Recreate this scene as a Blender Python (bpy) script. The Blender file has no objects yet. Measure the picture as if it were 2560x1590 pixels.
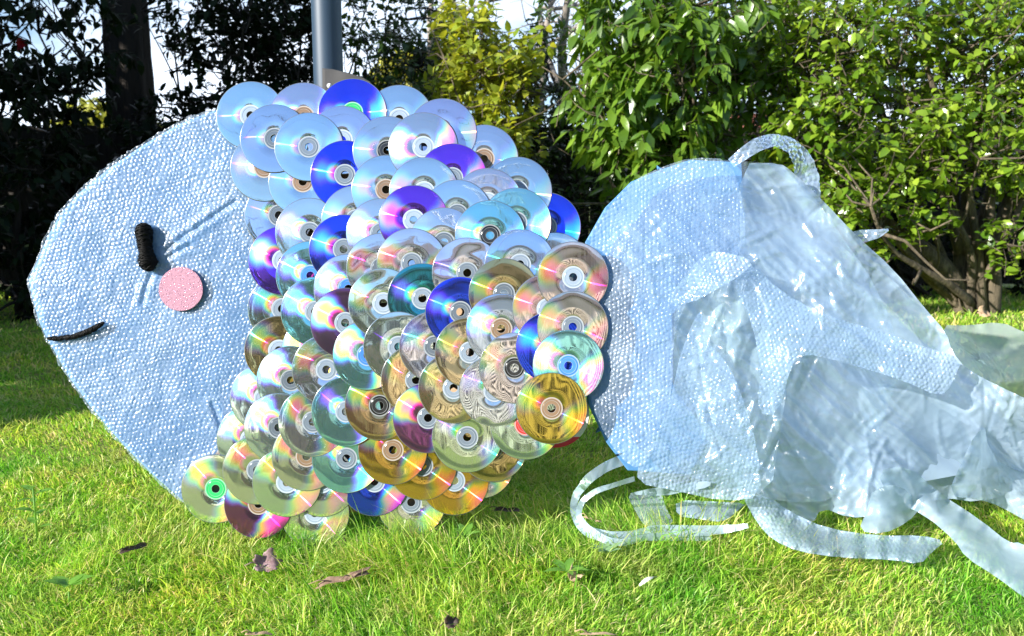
import bpy, math, random
import numpy as np
from mathutils import Vector, Matrix
R = math.radians
rng = np.random.RandomState(7)
random.seed(7)
S = bpy.context.scene
COL = S.collection

# ------------------------------------------------------------------ camera, sky, sun, exposure
PITCH, CAMZ, FPX = R(8.2), 0.60, 2009.0          # FPX: focal length in photo pixels (2560 wide)
cam = bpy.data.cameras.new('camera'); cam_o = bpy.data.objects.new('camera', cam); COL.objects.link(cam_o)
cam_o.location = (0, 0, CAMZ); cam_o.rotation_euler = (math.pi/2 - PITCH, 0, 0)
cam.sensor_width = 36; cam.lens = 36*FPX/2560; cam.clip_start = 0.02; cam.clip_end = 600
cam.dof.use_dof = True; cam.dof.focus_distance = 1.42; cam.dof.aperture_fstop = 8.0
S.camera = cam_o
SUN = np.array([-.79, -.52, .38]); SUN /= np.linalg.norm(SUN)
W = bpy.data.worlds.new('World'); S.world = W; W.use_nodes = True
wn = W.node_tree; wn.nodes.clear()
def WN(t, **k):
    n = wn.nodes.new(t)
    for a, b in k.items(): setattr(n, a, b)
    return n
out = WN('ShaderNodeOutputWorld'); bg = WN('ShaderNodeBackground')
sky = WN('ShaderNodeTexSky', sky_type='NISHITA'); sky.sun_disc = False
sky.sun_elevation = math.asin(SUN[2]); sky.sun_rotation = math.atan2(SUN[0], SUN[1])
sky.air_density = 1.0; sky.dust_density = .1; sky.ozone_density = 3.5
tc = WN('ShaderNodeTexCoord'); mp = WN('ShaderNodeMapping'); mp.inputs['Scale'].default_value = (1, 1, 2.2)
nz = WN('ShaderNodeTexNoise'); nz.inputs['Scale'].default_value = 2.6; nz.inputs['Detail'].default_value = 7; nz.inputs['Roughness'].default_value = .58
rp = WN('ShaderNodeValToRGB'); rp.color_ramp.elements[0].position = .47; rp.color_ramp.elements[1].position = .68
mx = WN('ShaderNodeMix', data_type='RGBA'); mx.inputs['B'].default_value = (8.2, 9.2, 10.8, 1)
wn.links.new(tc.outputs['Generated'], mp.inputs['Vector']); wn.links.new(mp.outputs[0], nz.inputs['Vector'])
sp = WN('ShaderNodeSeparateXYZ'); wn.links.new(tc.outputs['Generated'], sp.inputs[0])
ma = WN('ShaderNodeMath', operation='MULTIPLY_ADD'); ma.inputs[1].default_value = .11; wn.links.new(sp.outputs['Y'], ma.inputs[0]); wn.links.new(nz.outputs['Fac'], ma.inputs[2])   # cloud bank lies to the north
wn.links.new(ma.outputs[0], rp.inputs['Fac']); wn.links.new(rp.outputs['Color'], mx.inputs['Factor'])
wn.links.new(sky.outputs[0], mx.inputs['A']); wn.links.new(mx.outputs['Result'], bg.inputs['Color'])
bg.inputs['Strength'].default_value = 0.085
wn.links.new(bg.outputs[0], out.inputs[0])
sl = bpy.data.lights.new('sun', 'SUN'); sl.energy = 5.0; sl.angle = R(.53); sl.color = (1, .95, .86)
so = bpy.data.objects.new('sun', sl); COL.objects.link(so); so.location = (-8, -5, 6)
so.rotation_euler = Vector(SUN).to_track_quat('Z', 'Y').to_euler()
S.view_settings.view_transform = 'Standard'; S.view_settings.look = 'None'; S.view_settings.gamma = 1
S.view_settings.exposure = 1.22
S.render.engine = 'CYCLES'
cy = S.cycles
cy.max_bounces = 8; cy.transparent_max_bounces = 24; cy.diffuse_bounces = 3; cy.glossy_bounces = 4; cy.transmission_bounces = 4
cy.sample_clamp_indirect = 6; cy.caustics_reflective = False; cy.caustics_refractive = False
cy.use_denoising = True; cy.denoising_input_passes = 'RGB_ALBEDO_NORMAL'; cy.denoising_prefilter = 'ACCURATE'

# ------------------------------------------------------------------ helpers
AX = np.array([0, math.cos(PITCH), -math.sin(PITCH)]); UP = np.array([0, math.sin(PITCH), math.cos(PITCH)]); RT = np.array([1., 0, 0])
CAM = np.array([0, 0, CAMZ]); K = 2560/2434.0
def at(x, y, d):                 # photo pixel (2560 wide) at depth d along the view axis -> a point of the place
    return CAM + d*(AX + RT*(x-1280)/FPX + UP*(795-y)/FPX)
def AT(x, y, d): return at(x*K, y*K, d)          # same, pixel of the 2434-wide view
def at_ground(x, y, z=0.0):
    r = AX + RT*(x*K-1280)/FPX + UP*(795-y*K)/FPX
    return CAM + r*((z-CAMZ)/r[2])
def at_y(x, y, Y):
    r = AX + RT*(x*K-1280)/FPX + UP*(795-y*K)/FPX
    return CAM + r*(Y/r[1])

def tag(o, label=None, cat=None, group=None, kind=None):
    if label: o['label'] = label
    if cat: o['category'] = cat
    if group: o['group'] = group
    if kind: o['kind'] = kind
    return o
def empty(name, loc):
    o = bpy.data.objects.new(name, None); COL.objects.link(o); o.location = loc; o.empty_display_size = .1
    return o
def mesh(name, V, F, smooth=True, mats=()):
    me = bpy.data.meshes.new(name)
    V = np.asarray(V, dtype=np.float32)
    if isinstance(F, np.ndarray):
        n, k = F.shape
        me.vertices.add(len(V)); me.vertices.foreach_set('co', V.ravel())
        me.loops.add(n*k); me.loops.foreach_set('vertex_index', F.astype(np.int32).ravel())
        me.polygons.add(n); me.polygons.foreach_set('loop_start', np.arange(0, n*k, k, dtype=np.int32))
        me.update(calc_edges=True); me.validate()
    else:
        me.from_pydata([tuple(map(float, v)) for v in V], [], F); me.update()
    if smooth: me.polygons.foreach_set('use_smooth', np.ones(len(me.polygons), dtype=bool))
    for m in mats: me.materials.append(m)
    return me
def obj(name, V, F, mat, parent=None, smooth=True, loc=None):
    """link a mesh; V are world points; the object's origin is put at loc (or the parent's origin)"""
    V = np.asarray(V, dtype=float)
    org = np.array(loc if loc is not None else (world_of(parent) if parent else (0, 0, 0)), dtype=float)
    o = bpy.data.objects.new(name, mesh(name, V-org, F, smooth, [mat])); COL.objects.link(o)
    if parent: o.parent = parent; o.location = Vector(org)-Vector(world_of(parent))
    else: o.location = org
    return o
def world_of(o):
    p = Vector((0, 0, 0))
    while o: p += o.location; o = o.parent
    return np.array(p)
class MB:
    def __init__(s): s.V = []; s.F = []; s.n = 0
    def add(s, V, F):
        s.V.append(np.asarray(V, float)); s.F += [tuple(i+s.n for i in f) for f in F]; s.n += len(V)
    def box(s, c, size, rot=None):
        c = np.array(c, float); h = np.array(size, float)/2
        v = np.array([(x, y, z) for x in (-1, 1) for y in (-1, 1) for z in (-1, 1)])*h
        if rot is not None: v = v@np.array(rot).T
        s.add(v+c, [(0, 1, 3, 2), (4, 6, 7, 5), (0, 4, 5, 1), (2, 3, 7, 6), (0, 2, 6, 4), (1, 5, 7, 3)])
    def tube(s, pts, rad, n=6, cap=True):
        pts = np.asarray(pts, float); m = len(pts)
        rad = np.broadcast_to(np.asarray(rad, float), (m,))
        T = np.gradient(pts, axis=0); T /= np.linalg.norm(T, axis=1)[:, None]+1e-12
        ref = np.array([0, 0, 1.]) if abs(T[0][2]) < .9 else np.array([1., 0, 0])
        a = np.arange(n)*2*np.pi/n; vs = []
        for i in range(m):
            u = np.cross(T[i], ref); u /= np.linalg.norm(u)+1e-12; w = np.cross(T[i], u); ref = np.cross(u, T[i])
            vs.append(pts[i]+rad[i]*(np.cos(a)[:, None]*u+np.sin(a)[:, None]*w))
        f = [(i*n+j, i*n+(j+1) % n, (i+1)*n+(j+1) % n, (i+1)*n+j) for i in range(m-1) for j in range(n)]
        if cap: f += [tuple(range(n-1, -1, -1)), tuple(range((m-1)*n, m*n))]
        s.add(np.vstack(vs), f)
    def build(s, name, mat, parent=None, smooth=True, loc=None):
        return obj(name, np.vstack(s.V), s.F, mat, parent, smooth, loc)

# ---- value noise for shaping geometry
_tab = rng.rand(64, 64)
def vnoise(x, y, o=0):
    x = np.asarray(x)+o*17.3; y = np.asarray(y)+o*9.7
    i = np.floor(x).astype(int); j = np.floor(y).astype(int); fx = x-i; fy = y-j
    fx = fx*fx*(3-2*fx); fy = fy*fy*(3-2*fy)
    t = lambda a, b: _tab[a % 64, b % 64]
    return (t(i, j)*(1-fx)+t(i+1, j)*fx)*(1-fy)+(t(i, j+1)*(1-fx)+t(i+1, j+1)*fx)*fy
def fbm(x, y, o=0): return .55*vnoise(x, y, o)+.3*vnoise(2.1*x, 2.1*y, o+1)+.15*vnoise(4.3*x, 4.3*y, o+2)

# ---- material helper
class Mat:
    def __init__(s, name):
        s.m = bpy.data.materials.new(name); s.m.use_nodes = True; s.t = s.m.node_tree; s.t.nodes.clear()
        s.out = s.n('ShaderNodeOutputMaterial')
    def n(s, t, ins=None, **k):
        n = s.t.nodes.new(t)
        for a, b in k.items(): setattr(n, a, b)
        for a, b in (ins or {}).items(): s.set(n, a, b)
        return n
    def set(s, n, a, b):
        if isinstance(b, bpy.types.NodeSocket): s.t.links.new(b, n.inputs[a])
        else: n.inputs[a].default_value = b
    def surf(s, sock): s.t.links.new(sock, s.out.inputs['Surface']); return s.m
    def math(s, op, a, b=0.0, c=0.0): return s.n('ShaderNodeMath', {0: a, 1: b, 2: c}, operation=op).outputs[0]
    def vmath(s, op, a, b=(0, 0, 0)):
        n = s.n('ShaderNodeVectorMath', {0: a, 1: b}, operation=op); return n.outputs['Value'] if op in ('DOT_PRODUCT', 'LENGTH') else n.outputs[0]
    def scale(s, v, f): return s.n('ShaderNodeVectorMath', {0: v, 'Scale': f}, operation='SCALE').outputs[0]
    def noise(s, scale, detail=3, vec=None, rough=.55, dist=0):
        n = s.n('ShaderNodeTexNoise', {'Scale': scale, 'Detail': detail, 'Roughness': rough, 'Distortion': dist})
        if vec is not None: s.t.links.new(vec, n.inputs['Vector'])
        return n.outputs['Fac']
    def ramp(s, fac, stops):
        n = s.n('ShaderNodeValToRGB', {'Fac': fac}); e = n.color_ramp.elements
        while len(e) < len(stops): e.new(.5)
        for i, (p, c) in enumerate(stops): e[i].position = p; e[i].color = tuple(c)+((1,) if len(c) == 3 else ())
        return n.outputs['Color']
    def mix(s, f, a, b, blend='MIX'):
        n = s.n('ShaderNodeMix', data_type='RGBA', blend_type=blend)
        for k_, v_ in (('Factor', f), ('A', a), ('B', b)): s.set(n, k_, v_ if not isinstance(v_, tuple) else tuple(v_)+((1,) if len(v_) == 3 else ()))
        return n.outputs['Result']
    def mixs(s, f, a, b): return s.n('ShaderNodeMixShader', {0: f, 1: a, 2: b}).outputs[0]
    def adds(s, a, b): return s.n('ShaderNodeAddShader', {0: a, 1: b}).outputs[0]
    def coord(s, k='Object'): return s.n('ShaderNodeTexCoord').outputs[k]
    def bump(s, h, dist, strength=1.0): return s.n('ShaderNodeBump', {'Height': h, 'Distance': dist, 'Strength': strength}).outputs[0]
    def pbr(s, col, rough=.5, metal=0.0, normal=None, **k):
        n = s.n('ShaderNodeBsdfPrincipled', {'Base Color': col if not isinstance(col, tuple) else tuple(col)+((1,) if len(col) == 3 else ()), 'Roughness': rough, 'Metallic': metal})
        if normal is not None: s.set(n, 'Normal', normal)
        for a, b in k.items(): s.set(n, a.replace('_', ' '), b)
        return n.outputs[0]
def attr(m, name): return m.n('ShaderNodeAttribute', attribute_type='OBJECT', attribute_name=name)

def leaf_mat(name, c0, c1, c2, gloss=.35, trans=.35, spec=.5):
    m = Mat(name); isl = m.n('ShaderNodeNewGeometry').outputs['Random Per Island']
    nz = m.noise(3.0, 2, m.coord('Object'))
    col = m.ramp(isl, [(0, c0), (.55, c1), (1, c2)])
    col = m.mix(.35, col, m.ramp(nz, [(.35, c0), (.65, c2)]))
    b = m.bump(m.noise(60, 2, m.coord('Object')), .002, .5)
    p = m.pbr(col, gloss, 0.0, b, **{'Specular_IOR_Level': spec})
    tcol = m.mix(.5, col, (min(1, c2[0]*1.6), min(1, c2[1]*1.5), c2[2]*.6))
    t = m.n('ShaderNodeBsdfTranslucent', {'Color': tcol}).outputs[0]
    return m.surf(m.mixs(trans, p, t))
def bark_mat(name, c0, c1, scale=14, depth=.012):
    m = Mat(name); co = m.coord('Object'); mp_ = m.n('ShaderNodeMapping', {'Vector': co, 'Scale': (1, 1, .18)}).outputs[0]
    f = m.noise(scale, 6, mp_, .65, .6)
    col = m.ramp(f, [(.32, c0), (.7, c1)])
    col = m.mix(m.noise(5, 3, co), col, tuple(.8*a for a in c0))
    return m.surf(m.pbr(col, .9, 0.0, m.bump(f, depth, .9)))
def plain_mat(name, c0, c1, scale=8, rough=.7, metal=0.0, bump=.002, stretch=(1, 1, 1)):
    m = Mat(name); mp_ = m.n('ShaderNodeMapping', {'Vector': m.coord('Object'), 'Scale': stretch}).outputs[0]
    f = m.noise(scale, 5, mp_, .6)
    return m.surf(m.pbr(m.ramp(f, [(.3, c0), (.72, c1)]), rough, metal, m.bump(f, bump, .6)))

# ------------------------------------------------------------------ lawn
def lawn_h(x, y): return .018*(fbm(np.asarray(x)*1.7+20, np.asarray(y)*1.7+20)-.5)
def make_lawn():
    xs = np.concatenate([[-300, -60, -20], np.linspace(-8, 8, 81), [20, 60, 300]])
    ys = np.concatenate([[-300, -60, -20], np.linspace(-8, 9, 86), [20, 60, 300]])
    X, Y = np.meshgrid(xs, ys, indexing='ij'); Z = np.where((abs(X) < 9) & (abs(Y) < 10), lawn_h(X, Y), 0)
    n, k = X.shape; I = np.arange(n*k).reshape(n, k)
    F = np.stack([I[:-1, :-1], I[1:, :-1], I[1:, 1:], I[:-1, 1:]], -1).reshape(-1, 4)
    m = Mat('lawn_soil'); co = m.coord('Object')
    a = m.noise(220, 4, co, .7); b = m.noise(2.3, 4, co)
    col = m.ramp(a, [(.25, (.020, .030, .006)), (.5, (.17, .24, .03)), (.75, (.36, .40, .07))])
    col = m.mix(m.ramp(b, [(.4, (0, 0, 0)), (.7, (1, 1, 1))]), col, m.mix(.5, col, (.15, .13, .04)))
    o = obj('lawn', np.stack([X, Y, Z], -1).reshape(-1, 3), F, m.surf(m.pbr(col, .95, 0.0, m.bump(a, .01, .8))))
    tag(o, kind='structure')
make_lawn()

def make_grass():
    m = Mat('grass_blade'); isl = m.n('ShaderNodeNewGeometry').outputs['Random Per Island']; co = m.coord('Object')
    col = m.ramp(isl, [(0, (.13, .35, .02)), (.25, (.25, .51, .04)), (.55, (.42, .65, .08)), (.82, (.63, .72, .16)), (.89, (.74, .64, .26)), (1, (.80, .68, .40))])
    big = m.ramp(m.noise(3.2, 4, co, .6), [(.35, (.50, .82, .5)), (.5, (1, 1, 1)), (.66, (1.3, 1.1, .9))])
    col = m.mix(1.0, col, big, 'MULTIPLY')
    dry = m.ramp(m.noise(4.6, 5, co, .65), [(.52, (0, 0, 0)), (.68, (1, 1, 1))]); col = m.mix(m.math('MULTIPLY', dry, .62), col, m.mix(isl, (.40, .44, .07), (.74, .62, .28)))
    p = m.pbr(col, .42, **{'Specular_IOR_Level': .45})
    t = m.n('ShaderNodeBsdfTranslucent', {'Color': m.mix(1.0, col, (1.1, 1.15, .7), 'MULTIPLY')}).outputs[0]
    mat = m.surf(m.mixs(.45, p, t))
    P = []; 
    for d0, d1, n in ((.98, 1.35, 95000), (1.35, 1.8, 80000), (1.8, 2.5, 62000), (2.5, 3.6, 52000), (3.6, 5.6, 46000)):
        d = np.sqrt(rng.rand(n)*(d1*d1-d0*d0)+d0*d0); x = (rng.rand(n)*2-1)*(d*.72+.12)
        P.append(np.stack([x, d], 1))
    P = np.vstack(P); n = len(P); x, y = P.T
    cl = fbm(x*9, y*9, 3); tall = fbm(x*2.2, y*2.2, 5)
    keep = (rng.rand(n) < .35+1.5*cl)
    x, y, cl, tall = x[keep], y[keep], cl[keep], tall[keep]; n = len(x)
    sc = np.clip(y/1.5, .8, 3)
    L = (.010+.020*rng.rand(n)**1.5+.03*np.clip(tall-.45, 0, 1)*rng.rand(n)*3)*np.clip(.75+.25*sc, .9, 1.35)
    L *= np.where(rng.rand(n) < .03, 1.7, 1.0)
    near_body = (y > 1.20) & (y < 1.50) & (abs(x+.12) < .62)
    L = np.where(near_body, L*1.55+.006, L)
    w = (.0008+.0008*rng.rand(n))*np.clip(sc, .85, 2.6)
    az = 2*np.pi*fbm(x*3, y*3, 8)*1.6+rng.randn(n)*1.3
    lean = np.abs(.35+.75*rng.rand(n)+.25*rng.randn(n))
    dx, dy = np.cos(az), np.sin(az); fa = rng.rand(n)*np.pi*2; sx, sy = np.cos(fa), np.sin(fa)
    z0 = lawn_h(x, y)-.004
    V = np.zeros((n, 7, 3))
    for k, (t, ww) in enumerate(((0, 1), (.4, .9), (.75, .6))):
        off = L*t*np.sin(lean*t*1.3); hz = L*t*np.cos(np.clip(lean*t*1.3, 0, 1.5))
        for sgn, q in ((-1, 0), (1, 1)):
            V[:, 2*k+q, 0] = x+dx*off+sgn*sx*w*ww; V[:, 2*k+q, 1] = y+dy*off+sgn*sy*w*ww; V[:, 2*k+q, 2] = z0+hz
    V[:, 6, 0] = x+dx*L*np.sin(lean*1.35); V[:, 6, 1] = y+dy*L*np.sin(lean*1.35); V[:, 6, 2] = z0+L*np.cos(np.clip(lean*1.35, 0, 1.6))
    b = (np.arange(n)*7)[:, None]
    F = np.concatenate([b+np.array([q]) for q in ((0, 1, 3), (0, 3, 2), (2, 3, 5), (2, 5, 4), (4, 5, 6))])
    o = obj('grass', V.reshape(-1, 3), F, mat, smooth=True)
    tag(o, 'short yellow green grass with dry blades covering the lawn', 'grass', kind='stuff')
make_grass()

# ------------------------------------------------------------------ trees and shrubs
LT = np.array([(0, 0, 0), (-.5, .33, .10), (0, .33, 0), (.5, .33, .10), (-.40, .68, .07), (0, .68, 0), (.40, .68, .07), (0, 1, 0)])
LF = np.array([(0, 3, 2), (0, 2, 1), (2, 3, 6), (2, 6, 5), (1, 2, 5), (1, 5, 4), (5, 6, 7), (4, 5, 7)])
def leaves(B, D, Nn, L, Wd, curl=.25):
    """leaf-shaped faces: base points B, pointing D, face normal about Nn, length L, width Wd"""
    n = len(B); D = D/(np.linalg.norm(D, axis=1)[:, None]+1e-9)
    X = np.cross(D, Nn); X /= np.linalg.norm(X, axis=1)[:, None]+1e-9; Z = np.cross(X, D)
    V = np.zeros((n, 8, 3))
    for k, (a, t, h) in enumerate(LT):
        V[:, k] = B+X*(a*Wd)[:, None]+D*(t*L)[:, None]+Z*(h*Wd-curl*L*t*t)[:, None]
    F = (LF[None]+(np.arange(n)*8)[:, None, None]).reshape(-1, 3)
    return V.reshape(-1, 3), F
def unit(v): return v/(np.linalg.norm(v, axis=-1, keepdims=True)+1e-9)
def in_blobs(blobs, n, shell=.55):
    w = np.array([b[3]*b[4]*b[5] for b in blobs])**.8; idx = rng.choice(len(blobs), n, p=w/w.sum())
    c = np.array([b[:3] for b in blobs])[idx]; r = np.array([b[3:6] for b in blobs])[idx]
    q = unit(rng.randn(n, 3))*(rng.rand(n)**(1/3.)*(1-shell)+shell*(.75+.25*rng.rand(n)))[:, None]
    return c+q*r, unit(q)
def limb(mb, a, b, r0, r1, bend=.12, n=6, sides=6, sag=0):
    a = np.array(a, float); b = np.array(b, float); L = np.linalg.norm(b-a)
    t = np.linspace(0, 1, n)[:, None]; k = rng.randn(3)*bend*L
    p = a+(b-a)*t+np.sin(t*np.pi)*k*.5+np.sin(t*2*np.pi)*rng.randn(3)*bend*L*.25; p[:, 2] += sag*np.sin(t[:, 0]*np.pi)
    mb.tube(p, np.linspace(r0, r1, n), sides); return p
def shrub(name, label, cat, base, blobs, ntw, lpt, ll, lw, lm, bm, nl=7, r0=.03, up=.5, droop=.2, group=None, twl=.16, parent_limbs=None, shell=.55, spread=1.0, flowers=None):
    t = tag(empty(name, base), label, cat, group)
    mb = MB(); base = np.array(base, float); pts = []
    ends, _ = in_blobs(blobs, nl, .3)
    for e in ends:
        b0 = base+np.array([rng.randn()*.05, rng.randn()*.05, -.02])*spread
        p = limb(mb, b0, e, r0*(.6+.5*rng.rand()), r0*.25, .10, 7); pts.append(p[2:])
        for _k in range(3):
            s = p[rng.randint(2, 6)]; e2 = s+(e-s)*.5+rng.randn(3)*.25*np.array([1, .6, 1])
            q = limb(mb, s, e2, r0*.32, r0*.12, .12, 5, 5); pts.append(q)
    for (a, b, ra, rb) in (parent_limbs or ()): pts.append(limb(mb, a, b, ra, rb, .05, 8, 8)[3:])
    pts = np.vstack(pts)
    Q, out = in_blobs(blobs, ntw, shell)
    d = unit(out*.7+np.array([0, 0, up])+rng.randn(ntw, 3)*.55)
    TL = twl*(.6+.8*rng.rand(ntw)); A = Q-d*TL[:, None]
    tw = MB()
    for i in range(ntw):
        m_ = (A[i]+Q[i])/2+rng.randn(3)*.012
        tw.tube([A[i], m_, Q[i]], [.0032, .0024, .0012], 3, cap=False)
        if i % 3 == 0:
            j = np.argmin(((pts-A[i])**2).sum(1)); mid = (pts[j]+A[i])/2+rng.randn(3)*.03
            tw.tube([pts[j], mid, A[i]], [.006, .0045, .0032], 4, cap=False)
    n = ntw*lpt; ti = np.repeat(np.arange(ntw), lpt); f = (np.tile(np.arange(lpt), ntw)+.5)/lpt*.9+.15
    B = A[ti]+d[ti]*(TL[ti]*f)[:, None]
    side = unit(np.cross(d[ti], rng.randn(n, 3)))
    D = unit(d[ti]*.45+side*.85+np.array([0, 0, -droop])+rng.randn(n, 3)*.15)
    Nn = unit(np.array([0, -.35, 1.0])+rng.randn(n, 3)*.45)
    L = ll*(.42+.85*rng.rand(n)); V, F = leaves(B, D, Nn, L, lw/ll*L*(.85+.3*rng.rand(n)), .25)
    mb.build('trunk', bm, t); tw.build('twigs', bm, t)
    obj('crown', V, F, lm, t)
    if flowers:
        nf, fm = flowers; Qf, of = in_blobs(blobs, nf, .9)
        for q in Qf:
            k = 9; fb = q+rng.randn(k, 3)*.006; fd = unit(rng.randn(k, 3)+np.array([0, -.6, .2]))
            V, F = leaves(fb, fd, unit(rng.randn(k, 3)), np.full(k, .035), np.full(k, .035), .4)
            obj('flower', V, F, fm, t)
    return t

M_dark = leaf_mat('shade_darkened_leaf', (.004, .009, .003), (.007, .015, .004), (.013, .025, .007), .45, .2, .12)  # leaf colour darkened to near black: the deep shade is put into it
M_laurel = leaf_mat('laurel_leaf', (.035, .085, .012), (.085, .19, .018), (.20, .33, .035), .28, .38, .6)
M_camellia = leaf_mat('camellia_leaf', (.05, .13, .010), (.16, .29, .02), (.34, .46, .045), .24, .36, .6)
M_gold = leaf_mat('golden_leaf', (.10, .20, .015), (.26, .35, .03), (.50, .50, .06), .35, .45, .4)
M_mid = leaf_mat('mid_green_leaf', (.014, .035, .008), (.03, .07, .012), (.07, .13, .02), .32, .3, .5)
M_farg = leaf_mat('far_yellow_leaf', (.12, .17, .02), (.3, .32, .04), (.5, .48, .08), .5, .4, .3)
M_red = plain_mat('red_petal', (.25, .008, .02), (.4, .02, .035), 40, .5)
M_bark = bark_mat('grey_bark', (.035, .028, .018), (.34, .27, .18), 38, .016)
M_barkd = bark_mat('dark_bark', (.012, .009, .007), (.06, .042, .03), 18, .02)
M_barkp = bark_mat('pale_bark', (.20, .17, .15), (.48, .43, .38), 20, .004)

def blob(x, y, Y, rx, ry, rz):     # ellipsoid of crown centred where the photo shows it, Y metres away; radii in metres
    p = at_y(x, y, Y); return (p[0], p[1], p[2], rx, ry, rz)
def base_at(x, Y): p = at_y(x, 700, Y); return (p[0], Y, 0.0)

# the tall trunk in the shade
def big_tree():
    b = base_at(336, 5.3); t = tag(empty('shade_tree', b), 'thick dark ridged tree trunk rising in the shade behind the blue fish head', 'tree')
    mb = MB(); n = 26; z = np.linspace(-.05, 7, 40); a = np.arange(n)*2*np.pi/n; V = []
    for zz in z:
        r = .135*(1+.55*math.exp(-max(zz, 0)*1.6))*(1-.055*max(zz, 0))
        rr = r*(1+.07*np.sin(a*9+.6*np.sin(zz*2.3)+zz*.5)+.04*np.sin(a*17+zz*1.4)+.03*rng.randn(n)*.5)
        V.append(np.stack([b[0]+.02*math.sin(zz)+rr*np.cos(a), b[1]+rr*np.sin(a), np.full(n, zz)], 1))
    F = [(i*n+j, i*n+(j+1) % n, (i+1)*n+(j+1) % n, (i+1)*n+j) for i in range(39) for j in range(n)]
    mb.add(np.vstack(V), F)
    for ang, z0 in ((.4, 2.0), (2.6, 2.3), (4.4, 2.2), (5.6, 2.6), (3.4, 2.9), (1.4, 3.2)):
        limb(mb, (b[0], b[1], z0), (b[0]+1.6*math.cos(ang), b[1]+1.2*math.sin(ang), z0+.25), .05, .012, .06, 7)
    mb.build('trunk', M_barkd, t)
    bl = [(b[0]+dx, b[1]+dy, zz, .8, .7, .42) for dx, dy, zz in ((-.7, -.3, 2.35), (.5, -.2, 2.35), (1.2, .1, 2.55), (-1.4, .1, 2.6), (0, 0, 3.1), (-.8, .2, 3.4), (.9, .2, 3.4), (0, 0, 4.2))]
    Q, o = in_blobs(bl, 5200, .2); D = unit(o*.5+rng.randn(len(Q), 3)*.6+np.array([0, 0, -.4])); L = .05+.04*rng.rand(len(Q))
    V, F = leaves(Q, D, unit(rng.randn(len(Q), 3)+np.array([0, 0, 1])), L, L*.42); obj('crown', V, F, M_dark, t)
big_tree()

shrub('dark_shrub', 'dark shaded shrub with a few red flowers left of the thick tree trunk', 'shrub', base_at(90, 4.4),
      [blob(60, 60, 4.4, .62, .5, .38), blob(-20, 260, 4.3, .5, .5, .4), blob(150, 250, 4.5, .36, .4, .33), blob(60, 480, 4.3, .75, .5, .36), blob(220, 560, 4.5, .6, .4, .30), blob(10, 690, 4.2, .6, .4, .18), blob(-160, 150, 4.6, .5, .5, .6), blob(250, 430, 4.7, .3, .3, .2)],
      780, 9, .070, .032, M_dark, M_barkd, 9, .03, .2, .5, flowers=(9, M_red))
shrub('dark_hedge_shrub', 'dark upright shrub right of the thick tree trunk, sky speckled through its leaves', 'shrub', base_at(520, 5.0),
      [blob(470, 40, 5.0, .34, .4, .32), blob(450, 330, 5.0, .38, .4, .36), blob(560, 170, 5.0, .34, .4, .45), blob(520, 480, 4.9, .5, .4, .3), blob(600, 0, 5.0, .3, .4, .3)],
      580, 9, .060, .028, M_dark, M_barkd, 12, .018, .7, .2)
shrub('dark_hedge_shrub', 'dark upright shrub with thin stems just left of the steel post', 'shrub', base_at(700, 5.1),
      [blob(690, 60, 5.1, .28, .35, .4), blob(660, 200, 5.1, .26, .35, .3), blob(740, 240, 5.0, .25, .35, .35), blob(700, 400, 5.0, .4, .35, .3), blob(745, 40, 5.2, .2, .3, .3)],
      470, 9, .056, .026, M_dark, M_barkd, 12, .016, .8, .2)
shrub('thin_stemmed_shrub', 'tall thin stemmed dark green shrub just right of the steel post', 'shrub', base_at(930, 5.0),
      [blob(880, 90, 5.0, .20, .3, .5), blob(960, 180, 5.0, .26, .3, .35), blob(1010, 60, 5.2, .30, .3, .3), blob(930, 290, 4.9, .35, .3, .22), blob(990, 420, 4.9, .5, .35, .3)],
      480, 8, .055, .026, M_mid, M_barkd, 16, .013, .9, .15, spread=3)
shrub('golden_shrub', 'yellow leaved golden shrub rising behind the discs', 'shrub', base_at(1150, 4.4),
      [blob(1130, 150, 4.4, .26, .25, .25), blob(1200, 220, 4.4, .22, .25, .28), blob(1110, 60, 4.5, .2, .25, .18), blob(1210, 330, 4.3, .16, .2, .14), blob(1080, 250, 4.5, .25, .2, .2), blob(1235, 130, 4.5, .12, .2, .16)],
      330, 9, .062, .032, M_gold, M_bark, 9, .012, .9, 0)
shrub('dense_green_shrub', 'dense dark green shrub standing low behind the golden shrub and discs', 'shrub', base_at(1330, 4.7),
      [blob(1280, 420, 4.7, .45, .35, .35), blob(1400, 330, 4.8, .32, .35, .4), blob(1330, 560, 4.6, .5, .35, .3), blob(1270, 280, 4.9, .22, .3, .3), blob(1300, 100, 5.2, .16, .2, .3), blob(1350, 230, 5.1, .15, .2, .2), blob(1800, 330, 5.0, .4, .3, .35), blob(1700, 200, 5.0, .3, .3, .3), blob(1560, 460, 4.9, .4, .3, .3), blob(1870, 180, 5.1, .3, .3, .3), blob(2050, 250, 5.1, .4, .3, .3)],
      860, 9, .06, .028, M_mid, M_barkd, 8, .016, .6, .2)
shrub('laurel_shrub', 'large glossy laurel shrub with drooping leaves beside the golden shrub', 'shrub', base_at(1620, 4.3),
      [blob(1500, 60, 4.1, .34, .4, .34), blob(1450, 250, 4.1, .24, .35, .3), blob(1600, 160, 4.0, .34, .4, .35), blob(1540, 370, 4.0, .34, .3, .24), blob(1700, 40, 4.2, .36, .4, .28), blob(1640, 360, 4.2, .30, .3, .22), blob(1760, 210, 4.3, .2, .3, .22), blob(1430, 130, 4.2, .16, .3, .3)],
      560, 9, .098, .036, M_laurel, M_bark, 10, .022, .3, .75)
hb = base_at(2310, 4.35)
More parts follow.
